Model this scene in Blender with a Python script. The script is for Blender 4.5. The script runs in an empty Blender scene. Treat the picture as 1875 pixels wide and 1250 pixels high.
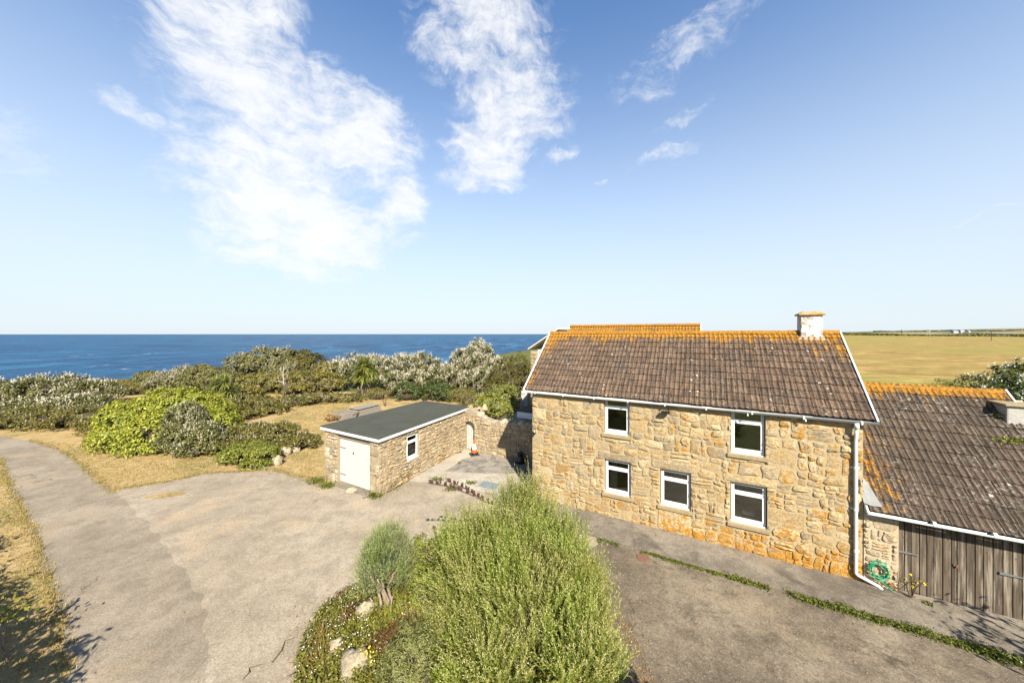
import bpy, math, random
import numpy as np
from mathutils import Matrix, Vector, noise as mnoise
R = math.radians
rng = np.random.default_rng(7)
random.seed(7)
SC = bpy.context.scene
COL = SC.collection

# ------------------------------------------------------------------ camera, sky, sun, exposure
EYE = 6.6
cam_d = bpy.data.cameras.new('camera')
cam_d.lens = 12.0; cam_d.sensor_width = 36.0; cam_d.shift_y = -14/1875
cam_d.clip_start = 0.1; cam_d.clip_end = 90000
cam = bpy.data.objects.new('camera', cam_d); COL.objects.link(cam)
cam.location = (0, 0, EYE); cam.rotation_euler = (R(90), 0, 0)
SC.camera = cam
SUN = Vector((-.33, 1.22, -1.0)).normalized()          # the way the light travels
SUN_EL = math.asin(-SUN.z)
SUN_AZ = math.atan2(-SUN.x, -SUN.y)                      # bearing of the sun from +Y towards +X
sun_d = bpy.data.lights.new('sun', 'SUN'); sun_d.energy = 5.0; sun_d.angle = R(.5); sun_d.color = (1, .925, .79)
sun = bpy.data.objects.new('sun', sun_d); COL.objects.link(sun)
sun.rotation_euler = SUN.to_track_quat('-Z', 'Y').to_euler(); sun.location = (20, -30, 40)
SC.view_settings.view_transform = 'Standard'; SC.view_settings.look = 'None'
SC.view_settings.gamma = 1; SC.view_settings.use_curve_mapping = False
SC.view_settings.exposure = 1.62
SC.cycles.max_bounces = 6; SC.cycles.transparent_max_bounces = 8

class G:
    """small helper to wire shader nodes"""
    def __init__(s, tree): s.t = tree; s.N = tree.nodes; s.L = tree.links
    def put(s, sock, v):
        if hasattr(v, 'is_output') or isinstance(v, bpy.types.NodeSocket): s.L.new(v, sock)
        elif isinstance(v, (tuple, list)) and sock.type == 'RGBA' and len(v) == 3: sock.default_value = (*v, 1)
        else: sock.default_value = v
    def n(s, kind, attrs=None, **ins):
        nd = s.N.new('ShaderNode' + kind)
        for k, v in (attrs or {}).items(): setattr(nd, k, v)
        for k, v in ins.items():
            key = k.replace('_', ' ')
            s.put(nd.inputs[int(k[1:])] if k[0] == 'i' and k[1:].isdigit() else nd.inputs[key], v)
        return nd
    def m(s, op, a, b=0.0, c=None, clamp=False):
        nd = s.N.new('ShaderNodeMath'); nd.operation = op; nd.use_clamp = clamp
        s.put(nd.inputs[0], a); s.put(nd.inputs[1], b)
        if c is not None: s.put(nd.inputs[2], c)
        return nd.outputs[0]
    def ss(s, x, lo, hi, to0=0.0, to1=1.0):
        nd = s.N.new('ShaderNodeMapRange'); nd.interpolation_type = 'SMOOTHSTEP'
        for i, v in enumerate((x, lo, hi, to0, to1)): s.put(nd.inputs[i], v)
        return nd.outputs[0]
    def mix(s, f, a, b, mode='MIX'):
        nd = s.N.new('ShaderNodeMix'); nd.data_type = 'RGBA'; nd.blend_type = mode
        s.put(nd.inputs[0], f); s.put(nd.inputs[6], a); s.put(nd.inputs[7], b)
        return nd.outputs[2]
    def noise(s, vec, scale, detail=4, rough=.55, dist=0.0):
        nd = s.n('TexNoise', Vector=vec, Scale=scale, Detail=detail, Roughness=rough, Distortion=dist)
        return nd.outputs['Fac']
    def voro(s, vec, scale, feature='F1', out='Distance', rand=1.0):
        nd = s.n('TexVoronoi', {'feature': feature}, Vector=vec, Scale=scale, Randomness=rand)
        return nd.outputs[out]
    def ramp(s, f, stops, const=False):
        nd = s.N.new('ShaderNodeValToRGB'); cr = nd.color_ramp
        if const: cr.interpolation = 'CONSTANT'
        while len(cr.elements) < len(stops): cr.elements.new(.5)
        for e, (p, c) in zip(cr.elements, stops): e.position = p; e.color = (*c, 1)
        s.put(nd.inputs[0], f)
        return nd.outputs[0]
    def mapv(s, vec, scale=(1, 1, 1), rot=(0, 0, 0), loc=(0, 0, 0)):
        return s.n('Mapping', Vector=vec, Scale=scale, Rotation=rot, Location=loc).outputs[0]
    def sep(s, vec):
        nd = s.n('SeparateXYZ', i0=vec); return nd.outputs
    def comb(s, x, y, z):
        return s.n('CombineXYZ', i0=x, i1=y, i2=z).outputs[0]

# world: physical sky with high cirrus
W = bpy.data.worlds.new('World'); SC.world = W; W.use_nodes = True
def build_world():
    g = G(W.node_tree); g.N.clear()
    sky = g.n('TexSky', {'sky_type': 'NISHITA', 'sun_disc': False, 'sun_elevation': SUN_EL, 'sun_rotation': SUN_AZ,
                         'altitude': 60, 'air_density': 1.0, 'dust_density': .6, 'ozone_density': 2.5})
    d = g.n('TexCoord').outputs['Generated']
    x, y, z = g.sep(d)
    az = g.m('ARCTAN2', x, y); el = g.m('ARCSINE', z)
    p = g.comb(az, el, 0)
    # domain warp
    wn = g.n('TexNoise', Vector=p, Scale=3.2, Detail=5, Roughness=.6).outputs['Color']
    wv = g.n('VectorMath', {'operation': 'MULTIPLY_ADD'}, i0=wn, i1=(.22, .22, 0), i2=(-.11, -.11, 0)).outputs[0]
    pw = g.n('VectorMath', {'operation': 'ADD'}, i0=p, i1=wv).outputs[0]
    px, py, _ = g.sep(pw)
    def ang(ix, iy):
        a = math.atan((ix-937.5)/625); return a, math.atan((611-iy)/math.hypot(625, ix-937.5))
    cl = [  # (x, y) of centre as bearings, half sizes in degrees, tilt, strength
        (420, 40, 7, 11, 10, .86), (455, 150, 9, 7.5, -10, .84), (550, 220, 11.5, 9.5, -15, .90), (480, 320, 11.5, 7.0, 10, .92), (550, 405, 13.5, 7, -12, 1.06), (390, 300, 7, 3.0, 20, .76),
        (655, 260, 8.5, 8.5, 0, .92), (735, 390, 4.6, 5.6, -25, .88), (520, 470, 11, 3.6, -14, .76), (650, 440, 9, 3.0, 24, .84),
        (895, 40, 8, 8, 0, .86), (790, 80, 3.4, 6, 20, .55), (860, 150, 7, 3.4, -40, .62), (935, 190, 8.8, 7.2, 10, .84), (895, 280, 8, 6.4, -12, .92), (880, 335, 7.5, 2.6, -6, .68),
        (1025, 275, 4.2, 1.5, 32, .56), (1235, 85, 10, 3.6, 28, .46), (1300, 35, 7, 2.2, 24, .42), (1210, 290, 6, 2.0, 8, .44), (1240, 215, 6.0, 1.2, 24, .42),
        (240, 212, 3.0, 1.3, -10, .46), (5, 240, 4.0, 4, 0, .34), (760, 452, 3.0, 1.5, 14, .55), (1090, 325, 1.0, .8, 0, .44), (1880, 370, 9, .35, 10, .26)]
    tot = None
    for ix, iy, ra, re, tilt, st in cl:
        a0, e0 = ang(ix, iy); c, s_ = math.cos(R(tilt)), math.sin(R(tilt))
        da = g.m('MULTIPLY', g.m('SUBTRACT', px, a0), math.cos(e0)); de = g.m('SUBTRACT', py, e0)
        q1 = g.m('MULTIPLY', g.m('ADD', g.m('MULTIPLY', da, c), g.m('MULTIPLY', de, s_)), 1/R(ra))
        q2 = g.m('MULTIPLY', g.m('SUBTRACT', g.m('MULTIPLY', de, c), g.m('MULTIPLY', da, s_)), 1/R(re))
        l = g.m('SQRT', g.m('ADD', g.m('MULTIPLY', q1, q1), g.m('MULTIPLY', q2, q2)))
        v = g.ss(l, 1.35, .25, 0, st)
        tot = v if tot is None else g.m('MAXIMUM', tot, v)
    # the rest of the sky carries thin scattered cirrus of the same kind
    far = g.m('MULTIPLY', g.ss(g.m('ABSOLUTE', az), 1.0, 1.5), g.ss(g.noise(p, 2.0, 3), .5, .72, 0, .8))
    far = g.m('MULTIPLY', far, g.ss(el, .12, .35))
    tot = g.m('MAXIMUM', tot, far)
    fib = g.noise(g.mapv(pw, (4.5, 17, 1), (0, 0, R(-28))), 1.6, 9, .66)
    puff = g.noise(p, 17, 8, .65, .5)
    tex = g.m('ADD', g.m('MULTIPLY', fib, .62), g.m('MULTIPLY', puff, .38))
    den = g.m('ADD', g.m('MULTIPLY', tot, .98), g.m('MULTIPLY', g.m('SUBTRACT', tex, .5), 2.7))
    den = g.m('MULTIPLY', g.ss(den, .12, 1.14), g.ss(tot, .02, .34))
    den = g.m('MULTIPLY', den, .93)
    hor = g.ss(el, .98, -.06)
    hor = g.m('POWER', hor, 1.5)
    base = g.mix(1.0, sky.outputs[0], (.88, 1.18, 1.40), 'MULTIPLY')
    base = g.mix(g.m('MULTIPLY', hor, .95), base, (4.75, 5.2, 5.5))
    col = g.mix(den, base, (5.95, 6.0, 6.1))
    bg = g.n('Background', Color=col, Strength=.056)
    out = g.n('OutputWorld'); g.L.new(bg.outputs[0], out.inputs[0])
build_world()

# ------------------------------------------------------------------ helpers
def tag(o, label=None, cat=None, group=None, kind=None):
    if label: o['label'] = label
    if cat: o['category'] = cat
    if group: o['group'] = group
    if kind: o['kind'] = kind
    return o
def empty(name, loc, rz=0, label=None, cat=None, group=None):
    o = bpy.data.objects.new(name, None); COL.objects.link(o)
    o.location = loc; o.rotation_euler = (0, 0, rz); o.empty_display_size = .3
    return tag(o, label, cat, group)
def raw_mesh(name, V, F, mat, smooth=False):
    me = bpy.data.meshes.new(name)
    V = np.asarray(V, dtype=np.float32)
    if isinstance(F, np.ndarray):
        k = F.shape[1]
        me.vertices.add(len(V)); me.vertices.foreach_set('co', V.ravel())
        me.loops.add(F.size); me.loops.foreach_set('vertex_index', F.ravel().astype(np.int32))
        me.polygons.add(len(F)); me.polygons.foreach_set('loop_start', np.arange(0, F.size, k, dtype=np.int32))
        me.polygons.foreach_set('loop_total', np.full(len(F), k, dtype=np.int32))
        me.update(calc_edges=True)
    else:
        me.from_pydata([tuple(v) for v in V], [], F); me.update()
    if mat: me.materials.append(mat)
    if smooth: me.polygons.foreach_set('use_smooth', np.ones(len(me.polygons), dtype=bool))
    return me
def link(name, me, parent=None, M=None):
    o = bpy.data.objects.new(name, me); COL.objects.link(o)
    if parent is not None: o.parent = parent
    if M is not None: o.matrix_local = M
    return o
class MB:
    def __init__(s): s.V = []; s.F = []
    def add(s, V, F):
        b = len(s.V); s.V += [tuple(v) for v in V]; s.F += [tuple(b+i for i in f) for f in F]; return s
    def box(s, x0, y0, z0, x1, y1, z1, M=None):
        V = [Vector(p) for p in ((x0,y0,z0),(x1,y0,z0),(x1,y1,z0),(x0,y1,z0),(x0,y0,z1),(x1,y0,z1),(x1,y1,z1),(x0,y1,z1))]
        if M is not None: V = [M @ v for v in V]
        return s.add(V, [(0,3,2,1),(4,5,6,7),(0,1,5,4),(1,2,6,5),(2,3,7,6),(3,0,4,7)])
    def tube(s, pts, r, n=8, caps=True):
        pts = [Vector(p) for p in pts]; rs = r if isinstance(r, (list, tuple)) else [r]*len(pts)
        V = []; F = []
        up = None
        for i, p in enumerate(pts):
            t = (pts[min(i+1, len(pts)-1)]-pts[max(i-1, 0)])
            if t.length < 1e-9: t = Vector((0, 0, 1))
            t.normalize()
            if up is None:
                up = t.orthogonal().normalized()
            else:
                up = (up - t*up.dot(t));
                up = up.normalized() if up.length > 1e-6 else t.orthogonal().normalized()
            b = t.cross(up)
            for k in range(n):
                a = 2*math.pi*k/n; V.append(p + (up*math.cos(a)+b*math.sin(a))*rs[i])
        for i in range(len(pts)-1):
            for k in range(n):
                k2 = (k+1) % n; F.append((i*n+k, i*n+k2, (i+1)*n+k2, (i+1)*n+k))
        if caps: F.append(tuple(range(n))[::-1]); F.append(tuple((len(pts)-1)*n+k for k in range(n)))
        return s.add(V, F)
    def lathe(s, prof, n=16, c=(0, 0, 0)):
        V = []; F = []
        for r, z in prof:
            for k in range(n):
                a = 2*math.pi*k/n; V.append((c[0]+r*math.cos(a), c[1]+r*math.sin(a), c[2]+z))
        for i in range(len(prof)-1):
            for k in range(n):
                k2 = (k+1) % n; F.append((i*n+k, i*n+k2, (i+1)*n+k2, (i+1)*n+k))
        F.append(tuple(range(n))[::-1]); F.append(tuple((len(prof)-1)*n+k for k in range(n)))
        return s.add(V, F)
    def prism(s, poly, z0, z1):
        n = len(poly)
        V = [(p[0], p[1], z0) for p in poly]+[(p[0], p[1], z1) for p in poly]
        F = [tuple(range(n))[::-1], tuple(n+i for i in range(n))]+[(i, (i+1) % n, n+(i+1) % n, n+i) for i in range(n)]
        return s.add(V, F)
    def build(s, name, mat, parent=None, M=None, smooth=False):
        return link(name, raw_mesh(name, s.V, s.F, mat, smooth), parent, M)
    def bevel(s, name, mat, parent=None, M=None, w=.006, seg=2):
        o = s.build(name, mat, parent, M)
        bv = o.modifiers.new('bevel', 'BEVEL'); bv.width = w; bv.segments = seg; bv.limit_method = 'ANGLE'
        return o
def T(x, y, z): return Matrix.Translation((x, y, z))
def RX(a): return Matrix.Rotation(a, 4, 'X')
def RY(a): return Matrix.Rotation(a, 4, 'Y')
def RZ(a): return Matrix.Rotation(a, 4, 'Z')
def P(ix, iy, z=0.0):
    """a point at height z seen at pixel (ix, iy) of the photograph (used once, to survey the place)"""
    Y = 625*(EYE-z)/(iy-611); return np.array(((ix-937.5)/625*Y, Y, z))

# ------------------------------------------------------------------ materials
ALB = .72       # one reflectance scale for all surfaces, matched to the exposure
def dim(g, c): return g.mix(1.0, c, (ALB, ALB, ALB), 'MULTIPLY')
def new_mat(name):
    m = bpy.data.materials.new(name); m.use_nodes = True; g = G(m.node_tree); g.N.clear(); return m, g
def finish(g, col, rough=.85, bump=None, bstr=.3, bdist=.02, spec=.3, metal=0.0, extra=None):
    b = g.n('BsdfPrincipled', Base_Color=dim(g, col), Roughness=rough, Metallic=metal)
    b.inputs['Specular IOR Level'].default_value = spec
    if bump is not None:
        bp = g.n('Bump', Strength=bstr, Distance=bdist, Height=bump); g.L.new(bp.outputs[0], b.inputs['Normal'])
    sh = b.outputs[0]
    if extra: sh = extra(b)
    o = g.n('OutputMaterial'); g.L.new(sh, o.inputs[0])
def co(g, root=None):
    tc = g.N.new('ShaderNodeTexCoord')
    if root is not None: tc.object = root; return tc.outputs['Object']
    return g.N.new('ShaderNodeNewGeometry').outputs['Position']
def rnd(g):
    a = g.n('ObjectInfo').outputs['Random']; b = g.n('NewGeometry').outputs['Random Per Island']
    return g.m('FRACT', g.m('ADD', a, b))
def plain(name, col, rough=.6, var=.12, scale=6, bump=.08, spec=.3, metal=0.0):
    m, g = new_mat(name); v = co(g)
    f = g.noise(v, scale, 6, .6); f2 = g.noise(v, scale*9, 3)
    c = g.mix(f, tuple(x*(1-var*1.6) for x in col), tuple(min(1, x*(1+var)) for x in col))
    c = g.mix(g.m('MULTIPLY', f2, var), c, tuple(x*.6 for x in col))
    finish(g, c, rough, f2, bump, .01, spec, metal); return m

def stone_mat(name, root, palette, lichen=None, pale=.3, lich_amt=.5, dark=.25):
    m, g = new_mat(name); v = co(g, root); r = rnd(g)
    n = len(palette)
    base = g.ramp(r, [(i/n, c) for i, c in enumerate(palette)], True)
    med = g.noise(v, 5, 5, .65)
    base = g.mix(g.ss(med, .35, .7), base, g.mix(.5, base, (.46, .36, .215)))
    gr = g.noise(v, 55, 4, .75)
    base = g.mix(g.ss(gr, .5, .62, 0, .7), base, g.mix(.8, base, (.11, .08, .055)))
    mg = g.noise(v, 19, 6, .78)
    base = g.mix(g.ss(mg, .49, .59, 0, .72), base, g.mix(.75, base, (.13, .09, .045)))
    base = g.mix(g.ss(mg, .46, .38, 0, .5), base, (.57, .45, .27))
    base = g.mix(g.ss(g.noise(v, 38, 3, .7), .56, .68, 0, .55), base, (.60, .48, .31))
    # grey weathering
    base = g.mix(g.ss(g.noise(v, 1.7, 5, .6), .5, .72, 0, dark), base, (.20, .18, .15))
    # pale crust lichen
    pl = g.m('MULTIPLY', g.ss(g.noise(v, 9, 6, .7), .58, .66), g.ss(g.noise(v, 2.1, 3), .42, .62))
    base = g.mix(g.m('MULTIPLY', pl, pale), base, (.68, .64, .56))
    if lichen:
        x, y, z = g.sep(v); f = lichen(g, x, y, z)
        patch = g.m('ADD', g.noise(v, 2.6, 4, .6), g.m('MULTIPLY', g.m('SUBTRACT', r, .5), .12))
        fine = g.noise(v, 14, 7, .72)
        k = g.m('ADD', g.m('MULTIPLY', g.m('SUBTRACT', patch, .5), 1.5), g.m('MULTIPLY', g.m('SUBTRACT', fine, .5), 2.6))
        k = g.m('ADD', k, g.m('MULTIPLY', f, .38))
        lm = g.m('MULTIPLY', g.ss(k, .22, .32), lich_amt)
        oc = g.mix(g.ss(g.noise(v, 30, 4), .4, .6), (.29, .118, .008), (.47, .235, .024))
        base = g.mix(lm, base, oc)
    bm = g.m('ADD', g.m('MULTIPLY', g.noise(v, 14, 6, .7), .7), g.m('MULTIPLY', gr, .35))
    finish(g, base, .93, bm, .75, .03, .15); return m

def mortar_mat(name, root, col, lichen=None):
    m, g = new_mat(name); v = co(g, root)
    c = g.mix(g.noise(v, 3, 5, .6), tuple(x*.75 for x in col), tuple(min(1, x*1.15) for x in col))
    c = g.mix(g.ss(g.noise(v, 24, 6, .75), .47, .62, 0, .6), c, tuple(x*.5 for x in col))
    if lichen:
        x, y, z = g.sep(v); f = lichen(g, x, y, z)
        k = g.m('ADD', g.m('MULTIPLY', g.m('SUBTRACT', g.noise(v, 6, 7, .75), .5), 2.2), g.m('MULTIPLY', f, .36))
        c = g.mix(g.ss(k, .34, .46, 0, .85), c, (.38, .165, .014))
    finish(g, c, .95, g.noise(v, 22, 6, .7), .6, .02, .1); return m

def tile_mat(name, root, ridge_f, cols, grey=.35, rail=.4):
    """concrete interlocking tile: weathered brown, orange lichen towards the ridge, white crust spots"""
    m, g = new_mat(name); v = co(g, root); x, y, z = g.sep(v); r = rnd(g)
    base = g.ramp(r, [(i/len(cols), c) for i, c in enumerate(cols)], True)
    base = g.mix(.3, base, cols[0])
    base = g.mix(g.ss(g.noise(v, 1.1, 4, .6), .4, .7, 0, .55), base, g.mix(.5, base, (.20, .13, .09)))
    st = g.noise(g.mapv(v, (26, 2.2, 2.2)), 1.0, 5, .65)
    base = g.mix(g.ss(st, .44, .62, 0, .8), base, (.030, .023, .017))
    base = g.mix(g.ss(g.noise(v, 34, 6, .8), .48, .60, 0, .7), base, (.034, .026, .02))
    base = g.mix(g.ss(g.noise(v, 21, 6, .75), .54, .64, 0, .5), base, (.215, .155, .105))
    gp = g.m('MULTIPLY', g.ss(g.noise(v, 13, 6, .72), .545, .61), g.ss(g.noise(v, .9, 3), .38, .60))
    base = g.mix(g.m('MULTIPLY', gp, grey), base, (.42, .39, .34))
    sp = g.voro(v, 4.2); rr = g.n('TexVoronoi', Vector=v, Scale=4.2).outputs['Color']
    spot = g.m('MULTIPLY', g.ss(g.m('ADD', sp, g.m('MULTIPLY', g.noise(v, 22, 5, .7), .5)), .42, .36), g.m('MULTIPLY', g.m('GREATER_THAN', g.sep(rr)[0], .60), g.ss(g.noise(v, .8, 3), .46, .58)))
    base = g.mix(g.m('MULTIPLY', spot, .7), base, (.60, .57, .50))
    f = ridge_f(g, x, y, z)
    k = g.m('ADD', g.m('MULTIPLY', g.m('SUBTRACT', g.noise(g.mapv(v, (6.7, 2.0, 2.0)), 1.0, 5, .65), .5), 2.0), g.m('MULTIPLY', g.m('SUBTRACT', g.noise(v, 20, 6, .75), .5), 1.1))
    k = g.m('ADD', k, f)
    k = g.m('ADD', k, g.m('MULTIPLY', g.m('SUBTRACT', g.noise(v, 9, 6, .75), .5), 1.5))
    base = g.mix(g.ss(k, .46, .62, 0, .9), base, g.mix(g.ss(g.noise(v, 16, 5, .7), .38, .62), (.19, .082, .008), (.41, .195, .018)))
    bm = g.noise(v, 45, 5, .75)
    finish(g, base, .9, bm, .5, .01, .2); return m

def white_paint(name, col=(.80, .80, .78), dirt=.25, rough=.45):
    m, g = new_mat(name); v = co(g)
    d = g.m('MULTIPLY', g.ss(g.noise(v, 3.5, 6, .7), .5, .78), dirt)
    st = g.m('MULTIPLY', g.ss(g.noise(g.mapv(v, (18, 18, 1.2)), 1, 4), .55, .75), dirt*.7)
    c = g.mix(d, col, (.42, .40, .33)); c = g.mix(st, c, (.48, .46, .40))
    finish(g, c, rough, g.noise(v, 60, 3), .06, .005, .4); return m

def leaf_mat(name, cols, trans=.32, rough=.55, spec=.25, nscale=.5, tint=None):
    m, g = new_mat(name); r = g.n('NewGeometry').outputs['Random Per Island']; v = co(g)
    n = len(cols)
    c = g.ramp(r, [((i+.0)/max(1, n-1), k) for i, k in enumerate(cols)])
    c = g.mix(g.ss(g.noise(v, nscale, 3), .35, .7, 0, .5), c, g.mix(1.0, c, tint or (1.25, 1.1, .7), 'MULTIPLY'))
    c = dim(g, c)
    b = g.n('BsdfPrincipled', Base_Color=c, Roughness=rough); b.inputs['Specular IOR Level'].default_value = spec
    t = g.n('BsdfTranslucent', Color=g.mix(1.0, c, (1.15, 1.1, .7), 'MULTIPLY'))
    mx = g.n('MixShader', i0=trans, i1=b.outputs[0], i2=t.outputs[0])
    o = g.n('OutputMaterial'); g.L.new(mx.outputs[0], o.inputs[0]); return m

def glass_mat():
    m, g = new_mat('window_glass')
    tr = g.n('BsdfTransparent', Color=(.82, .86, .84)); gl = g.n('BsdfGlossy', Color=(1, 1, 1), Roughness=.03)
    fr = g.n('Fresnel', IOR=1.5)
    f = g.m('MULTIPLY', fr.outputs[0], 2.4, clamp=True)
    mx = g.n('MixShader', i0=f, i1=tr.outputs[0], i2=gl.outputs[0])
    o = g.n('OutputMaterial'); g.L.new(mx.outputs[0], o.inputs[0]); return m
GLASS = glass_mat()
WHITE = white_paint('white_upvc', (.70, .70, .69), .25, .35)
WHITE_OLD = white_paint('white_gutter', (.66, .65, .61), .6)
WHITE_DOOR = white_paint('white_door_paint', (.50, .485, .45), .3, .55)
PALE_BLUE = white_paint('pale_blue_board', (.52, .60, .66), .3)
GREY_MET = plain('galvanised_metal', (.35, .37, .38), .45, .2, 12, .05, .5, .7)
BLACK = plain('black_plastic', (.014, .014, .015), .35, .2, 8, .05, .5)
DARK = plain('interior_wall', (.30, .27, .22), .9)
PLASTER = plain('pale_plaster', (.55, .50, .42), .9, .15, 4, .2)

# ------------------------------------------------------------------ ground
def sstep(a, b, x): t = np.clip((x-a)/(b-a), 0, 1); return t*t*(3-2*t)
CX = [-6000, -3000, -400, -120, -75, -45, -18, 0, 25, 80, 300, 2000, 6000]
CY = [-9000, -3000, -60, 34, 46, 52, 62, 125, 190, 290, 620, 2700, 8000]
def height(X, Y):
    X = np.asarray(X, float); Y = np.asarray(Y, float)
    r = X/np.maximum(Y, 1.0)
    z = sstep(100, 620, Y)*(4.6-3.8*np.clip((r-.95)/.55, 0, 1))*sstep(.15, .5, r)
    z = z+sstep(650, 2400, Y)*np.clip((r-.75)/.8, 0, 1.3)*46*sstep(.15, .5, r)
    z = z+1.6*np.exp(-(((X-9)/9)**2+((Y-105)/30)**2))
    far = sstep(700, 1500, np.hypot(X, Y))
    z = z+far*sstep(.7, 1.0, r)*(2.2*np.sin(X*.006+1)*np.sin(Y*.004)+1.2*np.sin(X*.017))
    yc = np.interp(X, CX, CY)
    d = Y-yc
    w = 25+.12*np.maximum(Y, 0)
    z = z*(1-sstep(-w, 0, d))-62*sstep(0, w, d)
    return z
def poly_sheet(name, pts, z, mat, jit=.0, step=.3, thick=0.0, kind='structure', label=None):
    """flat sheet with a slightly ragged outline"""
    out = []
    n = len(pts)
    for i in range(n):
        a = np.array(pts[i][:2]); b = np.array(pts[(i+1) % n][:2]); L = np.linalg.norm(b-a); k = max(1, int(L/step))
        for j in range(k):
            p = a+(b-a)*j/k
            if jit: 
                q = mnoise.noise_vector((p[0]*1.7, p[1]*1.7, z*50)); q2 = mnoise.noise_vector((p[0]*6, p[1]*6, 3.3))
                p = p+np.array((q[0], q[1]))*jit+np.array((q2[0], q2[1]))*jit*.4
            out.append((p[0], p[1]))
    b = MB()
    if thick: b.prism(out, z-thick, z)
    else: b.add([(p[0], p[1], z) for p in out], [tuple(range(len(out)))])
    o = b.build(name, mat); me = o.data
    import bmesh
    bm = bmesh.new(); bm.from_mesh(me)
    for f in bm.faces:
        if f.normal.z < 0 and not thick: f.normal_flip()
    bmesh.ops.triangulate(bm, faces=[f for f in bm.faces if len(f.verts) > 4]); bm.to_mesh(me); bm.free()
    tag(o, label, kind=kind); return o

def ground_mats():
    D = {}
    m, g = new_mat('dry_lawn'); v = co(g)
    big = g.noise(v, .35, 4, .6); mid = g.noise(v, 1.6, 5, .65); fine = g.noise(v, 24, 5, .8)
    c = g.mix(g.ss(mid, .3, .7), (.36, .24, .095), (.52, .385, .185))
    c = g.mix(g.ss(fine, .46, .60, 0, .7), c, (.22, .145, .055))
    c = g.mix(g.ss(g.noise(v, 5, 7, .75), .52, .64, 0, .6), c, (.60, .47, .26))
    c = g.mix(g.m('MULTIPLY', g.ss(big, .50, .64), g.ss(g.noise(v, 7, 5, .7), .4, .6)), c, (.14, .145, .035))
    c = g.mix(g.ss(g.noise(v, 60, 3), .55, .7, 0, .4), c, (.62, .48, .26))
    finish(g, c, .95, g.m('ADD', fine, g.m('MULTIPLY', mid, .5)), .9, .05, .1); D['lawn'] = m
    m, g = new_mat('scrub_ground'); v = co(g)
    c = g.mix(g.noise(v, .25, 5, .65), (.10, .115, .03), (.20, .19, .06))
    c = g.mix(g.ss(g.noise(v, 6, 5, .75), .45, .65, 0, .6), c, (.045, .05, .015))
    finish(g, c, .95, g.noise(v, 3, 6, .7), 1, .3, .1); D['scrub'] = m
    m, g = new_mat('stubble_field'); v = co(g)
    rows = g.noise(g.mapv(v, (.05, .30, .3), (0, 0, R(2))), 1.0, 9, .8)
    rows2 = g.noise(g.mapv(v, (.22, 1.6, 1.6), (0, 0, R(2))), 1.0, 6, .8)
    big = g.noise(g.mapv(v, (.006, .028, 1)), 1, 4, .6)
    fine = g.noise(v, 1.3, 6, .8)
    c = g.mix(g.ss(rows, .42, .58), (.19, .125, .034), (.43, .305, .105))
    c = g.mix(g.ss(rows2, .47, .56, 0, .8), c, (.15, .095, .03))
    c = g.mix(g.m('MULTIPLY', g.ss(big, .44, .57), g.ss(fine, .35, .6, .3, .9)), c, (.20, .21, .045))
    c = g.mix(g.ss(g.noise(v, 6, 4, .8), .5, .7, 0, .5), c, (.50, .36, .15))
    finish(g, c, .95, rows2, .5, .1, .1); D['field'] = m
    m, g = new_mat('far_hills'); v = co(g)
    cell = g.n('TexVoronoi', Vector=g.mapv(v, (.0045, .0022, 0), (0, 0, R(12))), Scale=1.0).outputs['Color']
    edge = g.n('TexVoronoi', {'feature': 'DISTANCE_TO_EDGE'}, Vector=g.mapv(v, (.0045, .0022, 0), (0, 0, R(12))), Scale=1.0).outputs['Distance']
    c = g.ramp(g.sep(cell)[0], [(0, (.30, .22, .10)), (.25, (.13, .14, .06)), (.5, (.36, .27, .13)), (.7, (.18, .17, .07)), (.85, (.09, .11, .05))], True)
    c = g.mix(g.ss(edge, .05, .02), c, (.05, .06, .035))
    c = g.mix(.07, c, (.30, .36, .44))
    finish(g, c, .95); D['hills'] = m
    def tarmac(name, lo, hi, spotty, warm, patch):
        m, g = new_mat(name); v = co(g)
        big = g.noise(v, .28, 5, .62, .4); mid = g.noise(v, 1.3, 8, .72); fine = g.noise(v, 26, 6, .85)
        c = g.mix(g.ss(big, .34, .66), lo, hi)
        c = g.mix(g.ss(mid, .42, .64, 0, .6), c, tuple(x*.62 for x in lo))
        c = g.mix(g.ss(g.noise(v, .75, 6, .7, .6), .53, .68, 0, patch), c, tuple(x*.5 for x in lo))
        c = g.mix(g.ss(g.noise(v, 6, 7, .8), .50, .62, 0, .4), c, tuple(x*.62 for x in lo))
        c = g.mix(g.ss(g.noise(v, .55, 4, .6), .52, .7, 0, .7), c, warm)
        c = g.mix(g.ss(g.noise(v, 1.9, 6, .75, .8), .56, .68, 0, patch*.7), c, tuple(x*.55 for x in lo))
        c = g.mix(g.ss(fine, .47, .60, 0, .60), c, tuple(x*.5 for x in lo))
        c = g.mix(g.ss(g.noise(v, 31, 5, .8), .55, .64, 0, spotty), c, tuple(min(1, x*1.5) for x in hi))
        # thin cracks and tyre polish
        cr = g.n('TexVoronoi', {'feature': 'DISTANCE_TO_EDGE'}, Vector=g.n('VectorMath', {'operation': 'ADD'}, i0=v, i1=g.n('TexNoise', Vector=v, Scale=2.0, Detail=4).outputs['Color']).outputs[0], Scale=.23).outputs['Distance']
        c = g.mix(g.m('MULTIPLY', g.ss(cr, .006, .002), g.ss(g.noise(v, .4, 2), .5, .62, 0, .7)), c, tuple(x*.35 for x in lo))
        finish(g, c, .9, g.m('ADD', fine, g.m('MULTIPLY', mid, .7)), .55, .015, .2); return m
    D['drive'] = tarmac('worn_tarmac', (.300, .246, .178), (.400, .338, .256), .6, (.42, .315, .195), .3)
    D['lane'] = tarmac('lane_tarmac', (.238, .196, .145), (.335, .282, .212), .6, (.33, .255, .165), .45)
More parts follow.
